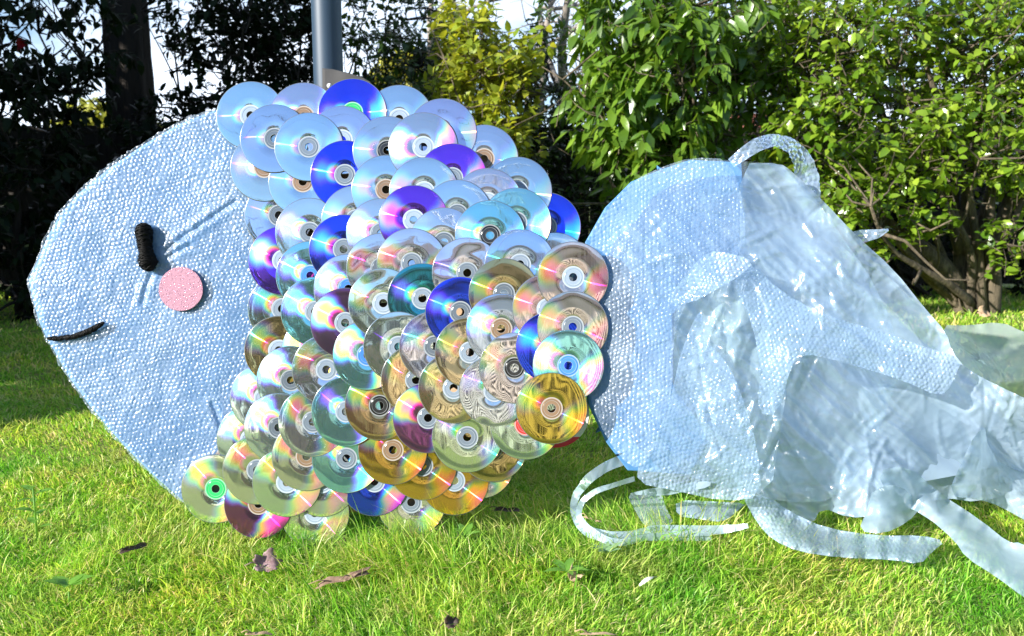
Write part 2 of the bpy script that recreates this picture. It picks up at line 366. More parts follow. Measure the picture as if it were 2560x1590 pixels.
shrub('camellia_shrub', 'wide bright green shrub with a thick twisted trunk at the lawn edge', 'shrub', hb,
      [blob(1950, 120, 4.2, .36, .4, .36), blob(2130, 60, 4.3, .36, .4, .36), blob(2300, 110, 4.3, .4, .4, .4), blob(2450, 60, 4.4, .4, .4, .5), blob(1930, 300, 4.1, .36, .35, .28), blob(2120, 300, 4.1, .4, .3, .28), blob(2330, 330, 4.1, .42, .3, .28), blob(2020, 470, 4.0, .22, .25, .16), blob(2470, 330, 4.3, .3, .3, .4), blob(2060, 610, 4.1, .16, .2, .14), blob(1860, 60, 4.4, .3, .35, .3), blob(2190, 520, 4.05, .18, .15, .14), blob(2420, 560, 4.1, .2, .15, .12), blob(2130, 420, 4.05, .3, .2, .12)],
      1750, 8, .056, .033, M_camellia, M_bark, 9, .03, .5, .25,
      parent_limbs=[((hb[0]-.03, hb[1], -.03), tuple(at_y(2290, 500, 4.35)), .066, .04), ((hb[0]+.10, hb[1]-.02, -.03), tuple(at_y(2350, 570, 4.3)), .05, .036), (tuple(at_y(2275, 690, 4.33)), tuple(at_y(2060, 480, 4.25)), .05, .024), (tuple(at_y(2290, 600, 4.33)), tuple(at_y(2200, 300, 4.4)), .045, .02), (tuple(at_y(2360, 600, 4.33)), tuple(at_y(2440, 350, 4.4)), .045, .02), (tuple(at_y(2300, 520, 4.35)), tuple(at_y(2330, 250, 4.4)), .035, .015), (tuple(at_y(2350, 570, 4.3)), tuple(at_y(2390, 300, 4.3)), .03, .012), (tuple(at_y(2220, 640, 4.3)), tuple(at_y(2090, 400, 4.3)), .02, .008), (tuple(at_y(2160, 690, 4.3)), tuple(at_y(2020, 640, 4.2)), .012, .006), (tuple(at_y(1780, 420, 4.4)), tuple(at_y(2000, 100, 4.4)), .012, .008), (tuple(at_y(2000, 250, 4.15)), tuple(at_y(1985, 130, 4.1)), .014, .010)])
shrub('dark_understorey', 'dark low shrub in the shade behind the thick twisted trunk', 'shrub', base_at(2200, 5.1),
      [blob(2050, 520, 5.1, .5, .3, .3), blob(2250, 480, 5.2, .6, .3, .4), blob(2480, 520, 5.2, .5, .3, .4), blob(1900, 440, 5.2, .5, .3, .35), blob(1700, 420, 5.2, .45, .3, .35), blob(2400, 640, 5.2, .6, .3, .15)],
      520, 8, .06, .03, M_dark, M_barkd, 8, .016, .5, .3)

# bare trees, far shrub and roofs beyond the fence
def bare_tree(x, Y, h, label):
    b = base_at(x, Y); t = tag(empty('bare_tree', b), label, 'tree', 'bare trees beyond the fence')
    mb = MB(); br = MB()
    def grow(p, d, L, r, dep, m_):
        e = p+d*L; pts = limb(m_, p, e, r, r*.6, .08, 5, 6 if dep < 2 else 4)
        if dep >= 5: return
        for k in range(3 if dep < 4 else 2):
            nd = unit(d*.8+rng.randn(3)*np.array([.75, .45, .45])+np.array([0, 0, .06])); grow(pts[rng.randint(2, 5)], nd, L*(.62+.2*rng.rand()), r*.52, dep+1, br)
    grow(np.array(b)+np.array([0, 0, -.05]), np.array([.03, 0, 1.]), h*.36, h*.011+.03, 0, mb)
    mb.build('trunk', M_barkp, t); br.build('branches', M_barkp, t)
bare_tree(1322, 7.5, 4.6, 'pale bare tree right of the golden shrub beyond the fence')
bare_tree(1270, 8.0, 4.4, 'thin pale bare tree just left of the taller one beyond the fence')
bare_tree(1000, 8.5, 5.0, 'pale bare tree with level boughs behind the thin stemmed shrub')
bare_tree(1810, 8.5, 4.8, 'pale bare tree seen between the laurel and the wide green shrub')
shrub('far_golden_tree', 'pale yellow bushy tree far off beyond the thin stemmed shrub', 'tree', base_at(985, 12), [blob(985, 200, 12, .7, .6, .5), blob(1060, 190, 12, .5, .5, .4)], 420, 8, .14, .08, M_farg, M_barkd, 6, .05, .5, .1)
shrub('far_green_tree', 'yellow green bush far off behind the thick tree trunk', 'tree', base_at(240, 13), [blob(240, 290, 13, .8, .5, .35), blob(310, 300, 13, .5, .5, .3)], 260, 8, .14, .08, M_farg, M_barkd, 5, .05, .5, .1)

# ------------------------------------------------------------------ fences, houses
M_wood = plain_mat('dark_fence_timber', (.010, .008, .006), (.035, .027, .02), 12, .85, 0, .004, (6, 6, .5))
M_tan = plain_mat('pale_fence_timber', (.54, .48, .40), (.70, .64, .56), 10, .75, 0, .003, (6, 6, .5))
M_brown = plain_mat('brown_stained_timber', (.16, .10, .06), (.26, .17, .10), 10, .8, 0, .003, (6, 6, .5))
M_cream = plain_mat('cream_weatherboard', (.66, .62, .56), (.78, .74, .68), 4, .6)
M_roof = plain_mat('grey_roof_tile', (.10, .09, .085), (.17, .15, .14), 9, .8)
M_rroof = plain_mat('red_roof_tile', (.32, .09, .06), (.50, .17, .11), 9, .8)
M_white = plain_mat('white_paint', (.72, .74, .76), (.82, .83, .85), 6, .45)
M_glass = Mat('window_glass'); M_glass = M_glass.surf(M_glass.pbr((.03, .04, .05), .05))
M_metal = plain_mat('antenna_aluminium', (.22, .23, .25), (.38, .39, .41), 20, .45, .7)

def fence(name, label, p0, p1, h, mat, gap, bw, rails=2):
    p0 = np.array(p0, float); p1 = np.array(p1, float); L = np.linalg.norm(p1-p0); d = (p1-p0)/L; nrm = np.array([-d[1], d[0]])
    t = tag(empty(name, (*(p0+p1)/2, 0)), label, 'fence'); b = MB(); r = MB(); n = int(L/gap)
    Rm = np.array([[d[0], nrm[0], 0], [d[1], nrm[1], 0], [0, 0, 1]])
    at_ = lambda s, o, z: (*(p0+d*s+nrm*o), z)
    for i in range(n):
        hh = h+rng.randn()*.006; b.box(at_(gap*(i+.5), 0, hh/2+.02), (bw, .018, hh), Rm)
    b.build('board_panel', mat, t, False)
    for k in range(rails): r.box(at_(L/2, -.03, h*(.22+.6*k)), (L, .04, .07), Rm)
    r.build('rail', mat, t, False)
    for i in range(int(L/2)+1):
        p = MB(); p.box(at_(2*i, -.07, h/2), (.09, .09, h+.04), Rm); p.build('post', mat, t, False)
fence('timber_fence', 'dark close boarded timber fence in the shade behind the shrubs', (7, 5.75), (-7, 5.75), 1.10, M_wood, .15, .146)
fence('picket_fence', 'pale open slatted timber fence mirrored in the lower discs', (-1.5, -6.6), (2.6, -.9), 1.25, M_tan, .22, .095, 2)
def house(name, label, cx, y, w, d, hw, hr, wm, rm, antenna=False, face=1):
    t = tag(empty(name, (cx, y, 0)), label, 'house'); b = MB()
    n = int(hw/.18)
    for i in range(n): b.box((cx, y, .09+.18*i), (w-.02*(i % 2)*.5, d-.02*(i % 2)*.5, .178))
    b.build('wall', wm, t, False)
    if antenna: sk = MB(); sk.box((cx, y+face*(d/2+.03), .62), (w-.04, .05, 1.2)); sk.build('added_skirt', M_brown, t, False)  # skirting added as a dark backing so the mirrored slats stand out
    e = .35; z = n*.18
    V = [(cx-w/2-e, y-d/2-e, z), (cx+w/2+e, y-d/2-e, z), (cx+w/2+e, y+d/2+e, z), (cx-w/2-e, y+d/2+e, z), (cx-w/2-e, y, z+hr), (cx+w/2+e, y, z+hr)]
    V += [(a, b_, c-.08) for a, b_, c in V[:4]]
    obj('roof', V, [(0, 1, 5, 4), (2, 3, 4, 5), (0, 4, 3), (1, 2, 5), (0, 6, 7, 1), (1, 7, 8, 2), (2, 8, 9, 3), (3, 9, 6, 0), (6, 9, 8, 7)], rm, t, False)
    for k in (-.28, .05, .33):
        x = cx+k*w; yy = y+face*(d/2+.012); f = MB()
        for dx, dz, sx, sz in ((-.45, 0, .08, 1.1), (.45, 0, .08, 1.1), (0, .51, .82, .08), (0, -.51, .82, .08), (0, 0, .05, .94)): f.box((x+dx, yy, 1.45+dz), (sx, .05, sz))
        fo = f.build('window', M_white, t, False); g = MB(); g.box((x, yy-face*.006, 1.45), (.82, .02, .94)); g.build('pane', M_glass, fo, False)
    if antenna:
        a = MB(); zx = z+hr; ax = cx+antenna
        a.tube([(ax, y+.2, zx-.3), (ax, y+.2, zx+1.9)], .022, 6)
        for hgt, yaw, n_, ln in ((1.75, .5, 12, 1.5), (1.3, -.9, 9, 1.2)):
            dx, dy = math.cos(yaw), math.sin(yaw); c = np.array([ax, y+.2, zx+hgt])
            a.tube([c-np.array([dx, dy, 0])*ln*.45, c+np.array([dx, dy, 0])*ln*.55], .014, 5)
            for i in range(n_):
                q = c+np.array([dx, dy, 0])*ln*(-.42+.95*i/(n_-1)); s = .26-.012*i
                a.tube([q+np.array([-dy, dx, 0])*s*.3+np.array([0, 0, s]), q-np.array([-dy, dx, 0])*s*.3-np.array([0, 0, s])], .010, 4)
        a.build('antenna', M_metal, t)
house('house', 'cream weatherboard house with a roof antenna mirrored in the discs', 1.0, -9.6, 8.5, 4, 2.35, .90, M_cream, M_roof, -1.2, 1)
house('house', 'distant house with a red tiled roof showing through the shrubs', 12.6, 46, 4.2, 4, 4.5, 1.0, M_white, M_rroof, False, -1)
def cable(a, b, sag, label):
    mb = MB(); t = np.linspace(0, 1, 24)[:, None]; p = np.array(a)+(np.array(b)-np.array(a))*t; p[:, 2] -= sag*4*(t*(1-t))[:, 0]
    mb.tube(p, .011, 5); tag(mb.build('overhead_cable', M_barkd, loc=a), label, 'cable', 'overhead cables')
cable((-14, -9, 5.6), (1.0, -7.2, 2.5), .35, 'black overhead cable mirrored in the upper discs, the lower of two')
cable((-14, -9, 6.6), (12, -9.5, 6.2), .5, 'black overhead cable mirrored in the upper discs, the higher of two')

# trees along the garden's left side, whose shade lies over the back of the lawn
for (x, y, h, lab) in ((-4.7, 1.0, 3.0, 'shortest dark conifer of the row shading the lawn'), (-4.8, 2.3, 3.9, 'second dark conifer of the row shading the lawn, with a rounded crown'), (-4.8, 3.7, 4.2, 'third dark conifer of the row shading the lawn'), (-5.0, 5.2, 4.4, 'tallest dark conifer of the row shading the lawn')):
    t = tag(empty('conifer', (x, y, 0)), lab, 'tree', 'conifers along the lawn side'); mb = MB(); mb.tube([(x, y, -.05), (x, y, h*.5), (x, y, h*.95)], [.12, .08, .02], 8); mb.build('trunk', M_barkd, t)
    n = 4200; z = rng.rand(n)**.9; a = rng.rand(n)*2*np.pi; r = .85*np.sqrt(np.clip(1-(z*1.02-.18)**2*1.3, .05, 1))*(.5+.5*rng.rand(n)**.4)
    Q = np.stack([x+r*np.cos(a), y+r*np.sin(a), .1+z*(h-.1)], 1); D = unit(np.stack([np.cos(a), np.sin(a), .3*np.ones(n)], 1)+rng.randn(n, 3)*.5)
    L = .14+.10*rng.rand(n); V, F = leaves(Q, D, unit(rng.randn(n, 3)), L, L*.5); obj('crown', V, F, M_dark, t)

for (x, y, lab) in ((-1.75, -3.0, 'dark bushy shrub behind the viewer, mirrored in the lower discs, nearer the fence gap'), (-2.8, -2.7, 'dark bushy shrub behind the viewer, mirrored in the lower discs, nearer the conifers')):
    shrub('garden_shrub', lab, 'shrub', (x, y, 0), [(x, y, .75, .75, .5, .6), (x-.3, y, 1.3, .5, .4, .5), (x+.35, y+.1, 1.1, .45, .4, .5)], 420, 8, .08, .04, M_mid, M_barkd, 6, .02, .5, .2)
for (x, y, lab) in ((.2, -5.6, 'added dark shrub out of view behind the slatted fence at its far end'), (1.35, -4.0, 'added dark shrub out of view behind the middle of the slatted fence'), (2.5, -2.5, 'added dark shrub out of view behind the slatted fence at its near end')):  # added behind the fence so the mirrored gaps between slats stay dark
    shrub('garden_shrub', lab, 'shrub', (x, y, 0), [(x, y, .6, .75, .6, .6), (x-.45, y-.6, .6, .5, .5, .6), (x+.4, y+.6, .6, .5, .5, .6)], 520, 7, .09, .05, M_dark, M_barkd, 6, .02, .5, .2)

# ------------------------------------------------------------------ the fish
BD = 1.40                                            # the fish stands square to the view axis at this depth
PXM = BD/FPX*K                                       # metres per pixel (2434-wide view) on that plane
fish = tag(empty('fish_sculpture', tuple(AT(760, 1272, BD))), 'big blue fish of bubble wrap and plastic film with scales of old discs', 'sculpture')

def sheet(name, poly, step, relief, mat, parent, off=0.0, thick=0.0, smooth=True, round_=0):
    """thin sheet with the outline poly [(x, y, depth or None = lying on the grass)], relief(u, v) metres towards the viewer"""
    P = np.array([(x, y) for x, y, _ in poly], float)
    dep = []
    for x, y, d in poly:
        if d is None or d < .5:
            r = AX+RT*(x*K-1280)/FPX+UP*(795-y*K)/FPX; d = ((d or .03)-CAMZ)/r[2]
        dep.append(d)
    dep = np.array(dep)
    Q = np.column_stack([P, dep])
    for _ in range(round_):                     # cut the corners: a soft outline
        N_ = np.roll(Q, -1, 0); Q = np.stack([.75*Q+.25*N_, .25*Q+.75*N_], 1).reshape(-1, 3)
    P = Q[:, :2]; dep = Q[:, 2]
    x0, y0 = P.min(0)-step; x1, y1 = P.max(0)+step
    gx = np.arange(x0, x1+step, step); gy = np.arange(y0, y1+step, step)
    X, Y = np.meshgrid(gx, gy, indexing='ij'); q = np.stack([X.ravel(), Y.ravel()], 1)
    A = P; B = np.roll(P, -1, 0)
    inside = np.zeros(len(q), bool)
    for a, b in zip(A, B):
        c = ((a[1] > q[:, 1]) != (b[1] > q[:, 1])); xi = (b[0]-a[0])*(q[:, 1]-a[1])/((b[1]-a[1]) or 1e-9)+a[0]; inside ^= c & (q[:, 0] < xi)
    n, k = X.shape; I = np.arange(n*k).reshape(n, k)
    F = np.stack([I[:-1, :-1], I[:-1, 1:], I[1:, 1:], I[1:, :-1]], -1).reshape(-1, 4)
    F = F[inside[F].any(1)]
    used = np.zeros(len(q), bool); used[F] = True
    mv = np.where(used & ~inside)[0]
    best = np.full(len(mv), 1e18); near = q[mv].copy()
    for a, b in zip(A, B):
        ab = b-a; t = np.clip(((q[mv]-a)@ab)/(ab@ab+1e-9), 0, 1); c = a+t[:, None]*ab; d2 = ((c-q[mv])**2).sum(1); m_ = d2 < best; best[m_] = d2[m_]; near[m_] = c[m_]
    q[mv] = near
    ids = np.where(used)[0]; re = np.full(len(q), -1); re[ids] = np.arange(len(ids)); F = re[F]; q = q[ids]
    w = 1/(((q[:, None, :]-P[None])**2).sum(2)+160.0)**1.25; D = (w@dep)/w.sum(1)
    D = D-off-relief(q[:, 0]*PXM, -q[:, 1]*PXM)
    V = CAM+D[:, None]*(AX+RT*((q[:, 0]*K-1280)/FPX)[:, None]+UP*((795-q[:, 1]*K)/FPX)[:, None])
    o = obj(name, V, F, mat, parent, smooth)
    if thick:
        s = o.modifiers.new('thickness', 'SOLIDIFY'); s.thickness = thick; s.offset = -1
    return o
def bubbles(pitch=.0105, H=.0034, rot=.12, flat=.25, und=.004, o=0, crease=None):
    c_, s_ = math.cos(rot), math.sin(rot); hash_ = np.random.RandomState(11+o).rand(128, 128)
    def f(u, v):
        wob = .004; u2 = u+wob*(vnoise(u*40, v*40, o)-.5)*2; v2 = v+wob*(vnoise(u*40, v*40, o+5)-.5)*2
        x = (u2*c_+v2*s_)/pitch; y = (-u2*s_+v2*c_)/(pitch*.866); best = np.full(x.shape, 9.); amp = np.zeros(x.shape)
        for dj in (-1, 0, 1):
            j = np.floor(y+.5)+dj; sh = .5*(j % 2); i = np.floor(x-sh+.5)
            for di in (-1, 0, 1):
                ii = i+di; hx = hash_[(ii.astype(int)*3+7) % 128, (j.astype(int)*5+1) % 128]; hy = hash_[(ii.astype(int)*7+3) % 128, (j.astype(int)*3+11) % 128]
                ex = x-sh-ii-(hx-.5)*.3; ey = (y-j)*.866-(hy-.5)*.3; d = ex*ex*(.75+.5*hy)+ey*ey*(1.25-.5*hy)+.3*(hx-.5)*ex*ey; m = d < best
                best = np.where(m, d, best); amp = np.where(m, hash_[(ii.astype(int)) % 128, (j.astype(int)) % 128], amp)
        a = np.where(amp < flat, .35+amp, .75+.35*amp)
        h = H*a*np.sqrt(np.clip(1-best/.2, 0, 1))
        h = h+und*(fbm(u*9, v*9, o)-.5)*2+.0015*(vnoise(u*60, v*60, o+2)-.5)
        if crease is not None: h = h+crease(u, v)
        return h
    return f
def crumple(amp=.012, lam=.09, o=0, run=-.75, fold=1.0, ridges=0):
    r_ = np.random.RandomState(90+o)
    ks = [(r_.rand()*np.pi, lam*s, r_.rand(), r_.rand()*9) for s in (1.6, 1.2, .9, .7, .5, .38, .28, .2, .15, .11)]
    def f(u, v):
        h = amp*2.2*(fbm(u*5, v*5, o)-.5)
        q_ = np.random.RandomState(o+400)
        for _ in range(ridges):                        # sharp crinkles
            a0 = np.array([u.min()+q_.rand()*np.ptp(u), v.min()+q_.rand()*np.ptp(v)]); th = run+q_.randn()*.9; ln = .02+.07*q_.rand()**2
            du = u-a0[0]; dv = v-a0[1]; s_ = du*math.cos(th)+dv*math.sin(th); d_ = np.abs(-du*math.sin(th)+dv*math.cos(th)+.12*s_*s_/ln*q_.randn())
            wd_ = .0045+.005*q_.rand(); h = h+q_.choice([-1, 1, 1])*wd_*.55*np.clip(1-d_/wd_, 0, 1)*np.clip(1-np.abs(s_)/ln, 0, 1)**.6
        wu = u+.03*(fbm(u*8, v*8, o+3)-.5); wv = v+.03*(fbm(u*8, v*8, o+4)-.5)
        p_ = (wu*math.sin(-run)+wv*math.cos(run)); l_ = (wu*math.cos(run)+wv*math.sin(run))      # long folds running one way
        for k_, (fq, fa) in enumerate(((16, .9), (31, .5), (57, .25))):
            s_ = vnoise(p_*fq, l_*fq*.16, o+6+k_); h = h+fold*amp*fa*(1-np.abs(2*s_-1))**1.5
        for a, l, ph, so_ in ks:
            t = (wu*math.cos(a)+wv*math.sin(a))/l+ph; tri = np.abs((t % 1)-.5)*2
            h = h+amp*.30*(l/lam)*(tri**1.6-.4)*np.clip(vnoise(u*11, v*11, int(so_*3)+o)*2.4-.9, 0, 1)
        return h
    return f
def creases(lines):
    L = [[np.array((a*PXM, -b*PXM)) for a, b in pts] for pts in lines]
    def f(u, v):
        h = np.zeros(np.shape(u))
        for pts in L:
            for a, b in zip(pts[:-1], pts[1:]):
                ab = b-a; t = np.clip(((u-a[0])*ab[0]+(v-a[1])*ab[1])/(ab@ab), 0, 1); d = np.hypot(u-a[0]-t*ab[0], v-a[1]-t*ab[1])
                h = h-.003*np.exp(-(d/.0035)**2)+.0012*np.exp(-((d-.009)/.007)**2)
        return h
    return f

# ---- plastics
def wrap_mat(name, base, lo, hi, gl=.04, rough=.16):
    m = Mat(name); co = m.coord('Object'); c4 = tuple(base)+(1,)
    op = m.n('ShaderNodeMapRange', {'Value': m.noise(11, 4, co, .6), 'From Min': .3, 'From Max': .7, 'To Min': lo, 'To Max': hi}).outputs[0]
    b = m.bump(m.noise(170, 3, co, .6), .0016, .7)
    d = m.n('ShaderNodeBsdfDiffuse', {'Color': c4, 'Normal': b}).outputs[0]; tl = m.n('ShaderNodeBsdfTranslucent', {'Color': c4}).outputs[0]
    tr = m.n('ShaderNodeBsdfTransparent', {'Color': (.93, .965, 1, 1)}).outputs[0]
    fr = m.n('ShaderNodeFresnel', {'IOR': 1.5, 'Normal': b}).outputs[0]; sc_ = m.math('ADD', m.math('MULTIPLY', fr, .36), gl)
    g = m.n('ShaderNodeBsdfGlossy', {'Color': m.n('ShaderNodeCombineColor', {0: sc_, 1: sc_, 2: sc_}).outputs[0], 'Roughness': rough, 'Normal': b}).outputs[0]
    body = m.mixs(op, tr, m.mixs(.3, d, tl))
    body = m.mixs(m.math('MULTIPLY', fr, .38), body, m.n('ShaderNodeBsdfGlossy', {'Color': (.8, .88, 1, 1), 'Roughness': .25, 'Normal': b}).outputs[0])
    return m.surf(m.adds(body, g))
def film_mat(name, base, lo, hi, scale=9, gl=.05, rough=.12, facet=.35):
    m = Mat(name); co = m.coord('Object')
    op = m.n('ShaderNodeMapRange', {'Value': m.noise(scale, 4, co), 'From Min': .3, 'From Max': .7, 'To Min': lo, 'To Max': hi}).outputs[0]
    wv = m.vmath('ADD', co, m.scale(m.n('ShaderNodeTexNoise', {'Vector': co, 'Scale': 16.0, 'Detail': 2.0}).outputs['Color'], .07))
    N = m.n('ShaderNodeNewGeometry').outputs['Normal']
    msk = m.n('ShaderNodeMapRange', {'Value': m.noise(7, 2, co), 'From Min': .42, 'From Max': .66}).outputs[0]
    for sc, am in ((30, facet), (95, facet*.8)):
        c = m.n('ShaderNodeTexVoronoi', {'Vector': m.n('ShaderNodeMapping', {'Vector': wv, 'Scale': (1, 1, .38), 'Rotation': (0, .6+.9*(sc > 50), .3)}).outputs[0], 'Scale': float(sc)}).outputs['Color']
        N = m.vmath('ADD', N, m.scale(m.vmath('SUBTRACT', c, (.5, .5, .5)), m.math('MULTIPLY', msk, am)))
    b = m.bump(m.noise(90, 3, co, .6, .4), .0006, .5); N = m.vmath('NORMALIZE', m.vmath('ADD', N, m.vmath('SUBTRACT', b, m.n('ShaderNodeNewGeometry').outputs['Normal'])))
    d = m.n('ShaderNodeBsdfDiffuse', {'Color': tuple(base)+(1,), 'Normal': N}).outputs[0]
    tl = m.n('ShaderNodeBsdfTranslucent', {'Color': tuple(base)+(1,), 'Normal': N}).outputs[0]
    tr = m.n('ShaderNodeBsdfTransparent', {'Color': (.92, .96, .98, 1)}).outputs[0]
    g = m.n('ShaderNodeBsdfGlossy', {'Color': (1, 1, 1, 1), 'Roughness': rough, 'Normal': N}).outputs[0]
    body = m.mixs(op, tr, m.mixs(.45, d, tl))
    fr = m.n('ShaderNodeFresnel', {'IOR': 1.5, 'Normal': N}).outputs[0]
    sc_ = m.math('ADD', m.math('MULTIPLY', fr, .75), gl); m.set(g.node, 'Color', m.n('ShaderNodeCombineColor', {0: sc_, 1: sc_, 2: sc_}).outputs[0])
    return m.surf(m.adds(body, g))
M_bluecloth = Mat('light_blue_cloth'); _c = M_bluecloth.coord('Object')
M_bluecloth = M_bluecloth.surf(M_bluecloth.pbr(M_bluecloth.ramp(M_bluecloth.noise(5, 4, _c), [(.3, (.058, .185, .41)), (.7, (.082, .23, .46))]), .6, 0, M_bluecloth.bump(M_bluecloth.noise(14, 5, _c), .006, .5)))
M_wrap = wrap_mat('bubble_wrap', (.54, .68, .86), .16, .40, .008, .26)
M_wrapd = wrap_mat('bubble_wrap_milky', (.42, .56, .76), .38, .66, .04, .16)
M_film = film_mat('clear_film', (.43, .55, .69), .66, .92, 9, .06, .24, .35)
M_filmg = film_mat('thin_film', (.40, .52, .60), .70, .86, 6, .05, .26, .7)
M_back = film_mat('backing_film', (.44, .56, .71), .86, .97, 6, .04, .3, .4)
M_pale = film_mat('pale_green_film', (.46, .56, .50), .78, .92, 5, .04, .25, .4)
M_over = film_mat('outer_film', (.40, .54, .74), .06, .40, 7, .05, .22, .35)
M_strip = film_mat('film_streamer', (.44, .57, .70), .62, .86, 12, .06, .25, .5)
M_card = plain_mat('brown_cardboard', (.42, .28, .17), (.56, .40, .26), 14, .85, 0, .002, (1, 12, 1))
M_taupe = plain_mat('grey_backing_board', (.035, .035, .038), (.055, .054, .056), 10, .8, 0, .002)
M_black = Mat('black_yarn'); M_black = M_black.surf(M_black.pbr((.0025, .0025, .003), .6, **{'Specular_IOR_Level': .2}))

# ---- head
HEAD = [(560, 255), (505, 264), (420, 298), (340, 345), (262, 398), (192, 455), (142, 510), (112, 565), (88, 622), (68, 664), (76, 705), (92, 762), (112, 806), (128, 832), (168, 902), (212, 962), (262, 1022), (312, 1077), (362, 1127), (402, 1162), (432, 1188), (520, 1215), (640, 1150), (690, 1000), (690, 500), (640, 300)]
cr = creases([[(392, 597), (430, 566), (470, 540), (505, 515), (560, 478)], [(398, 612), (430, 592), (450, 585)], [(360, 650), (345, 690), (338, 720)], [(560, 1060), (500, 1098), (455, 1112)], [(505, 960), (535, 1040)]])
def bow(u, v):
    return 0.0*u
def rough_edge(poly, step=11, amp=2.2):
    out = []; P = np.array(poly, float)
    for a, b in zip(P, np.roll(P, -1, 0)):
        n = max(1, int(np.linalg.norm((b-a)[:2])/step))
        for k in range(n):
            q = a+(b-a)*k/n; q[:2] += rng.randn(2)*amp; out.append(tuple(q))
    return out
head = sheet('head', [(x, y, BD+.016) for x, y in HEAD], 7, lambda u, v: .006*(fbm(u*6, v*6, 2)-.5)+cr(u, v), M_bluecloth, fish, 0, .012)
hb_ = bubbles(.0076, .0015, .2, .35, .004, 1, cr)
sheet('bubble_wrap', rough_edge([(x-5*(x < 500), y-5*(y < 600)+3*(y > 850), BD+.016) for x, y in HEAD], 9, 1.8), 1.65, lambda u, v: .006*(fbm(u*6, v*6, 2)-.5)+hb_(u, v), M_wrap, head, .006)

# ---- eye, cheek, mouth
def yarn(name, path, rads, depth, wraps, strand, parent):
    """rope of black yarn: lumpy core with many wound strands"""
    P = np.array([AT(x, y, depth) for x, y in path]); t = np.linspace(0, 1, len(P)); tt = np.linspace(0, 1, 40)
    C = np.stack([np.interp(tt, t, P[:, k]) for k in range(3)], 1); rr = np.interp(tt, t, rads)*PXM
    for _ in range(2): C[1:-1] = (C[:-2]+2*C[1:-1]+C[2:])/4; rr[1:-1] = (rr[:-2]+2*rr[1:-1]+rr[2:])/4
    mb = MB(); e = np.sqrt(np.clip(1-((tt-.5)/.5)**6, .03, 1)); mb.tube(C, rr*.88*e, 14)
    T = unit(np.gradient(C, axis=0)); U = unit(np.cross(T, -AX)); N = np.cross(U, T)
    for k in range(wraps):
        a0 = rng.rand(); span = .25+.5*rng.rand(); n = 34; s = np.clip(a0-span/2+span*np.linspace(0, 1, n), .01, .99); i = s*39
        f = lambda A: np.stack([np.interp(i, np.arange(40), A[:, q]) for q in range(3)], 1)
        r = np.interp(i, np.arange(40), rr*e)*(.92+.16*rng.rand())+.0006*np.sin(np.linspace(0, 20, n)+rng.rand()*6)
        ph = rng.rand()*6.28+np.linspace(0, (2+4*rng.rand())*2*np.pi*span*rng.choice([-1, 1]), n)
        mb.tube(f(C)+f(U)*(r*np.cos(ph))[:, None]+f(N)*(r*np.sin(ph))[:, None], strand, 4)
    for k in range(wraps//6):
        j = rng.randint(3, 37); d = unit(U[j]*rng.choice([-1, 1])+N[j]*.6+rng.randn(3)*.4); mb.tube([C[j]+d*rr[j]*.8, C[j]+d*(rr[j]+.004+.004*rng.rand())+rng.randn(3)*.002], strand*.6, 3)
    return mb.build(name, M_black, parent)
yarn('eye', [(341, 530), (342, 550), (344, 575), (347, 600), (352, 625), (356, 645)], [17, 20, 16, 15, 22, 15], BD+.002, 70, .0007, fish)
yarn('mouth', [(112, 804), (140, 805), (180, 799), (215, 786), (248, 766)], [4.5, 5.2, 5.5, 6.2, 6], BD+.005, 46, .0007, fish)
m = Mat('pink_glitter_foam'); vo = m.n('ShaderNodeTexVoronoi', {'Vector': m.coord('Object'), 'Scale': 700.0}); 
gl = m.math('GREATER_THAN', m.n('ShaderNodeSeparateColor', {0: vo.outputs['Color']}).outputs[0], .90)
M_pink = m.surf(m.pbr(m.mix(m.noise(300, 2, m.coord('Object')), (.36, .17, .25), (.48, .25, .34)), m.math('SUBTRACT', .7, m.math('MULTIPLY', gl, .55)), m.math('MULTIPLY', gl, .8), m.bump(vo.outputs['Distance'], .0008, .9)))
mb = MB(); a = np.linspace(0, 2*np.pi, 72, endpoint=False); rr = 52.5*(1+.006*np.sin(a*3)+.004*np.sin(a*7))
ring = lambda f_, d: np.array([AT(430+f_*r_*math.cos(q_), 687+f_*r_*math.sin(q_), d) for q_, r_ in zip(a, rr)])
V = np.vstack([ring(1, BD+.007), ring(1, BD+.0050), ring(.985, BD+.0044), [AT(430, 687, BD+.0044)]])
F = [(i+72*k, (i+1) % 72+72*k, (i+1) % 72+72*(k+1), i+72*(k+1)) for k in (0, 1) for i in range(72)]+[(144+i, 144+(i+1) % 72, 216) for i in range(72)]
mb.add(V, F); tag(mb.build('cheek', M_pink, fish, False), 'pink glittery foam circle')

# ---- board under the discs, and the grey board behind them at the post
BODY = [(560, 262), (640, 225), (700, 222), (830, 215), (950, 228), (1080, 270), (1180, 345), (1270, 420), (1340, 520), (1372, 640), (1390, 800), (1360, 980), (1290, 1050), (1200, 1110), (1100, 1190), (950, 1210), (760, 1222), (620, 1230), (480, 1200), (470, 1150), (560, 1000), (605, 860), (610, 640), (590, 480), (570, 360)]
tag(sheet('body_board', [(x, y, BD+.010) for x, y in BODY], 12, lambda u, v: .0015*(fbm(u*7, v*7)-.5), M_card, fish, 0, .008), 'brown cardboard seen through the disc holes')
bb = sheet('backing_board', [(766, 162, BD+.05), (790, 164, BD+.05), (830, 174, BD+.045), (862, 184, BD+.045), (882, 196, BD+.045), (886, 330, BD+.04), (768, 330, BD+.05)], 8, lambda u, v: .003*(vnoise(u*25, v*25)-.5), M_taupe, fish, 0, .006)
mb = MB(); mb.tube([AT(783, 204, BD+.05), AT(783, 204, BD+.036)], [.0035, .0045], 10); mb.build('pin', M_white, bb)

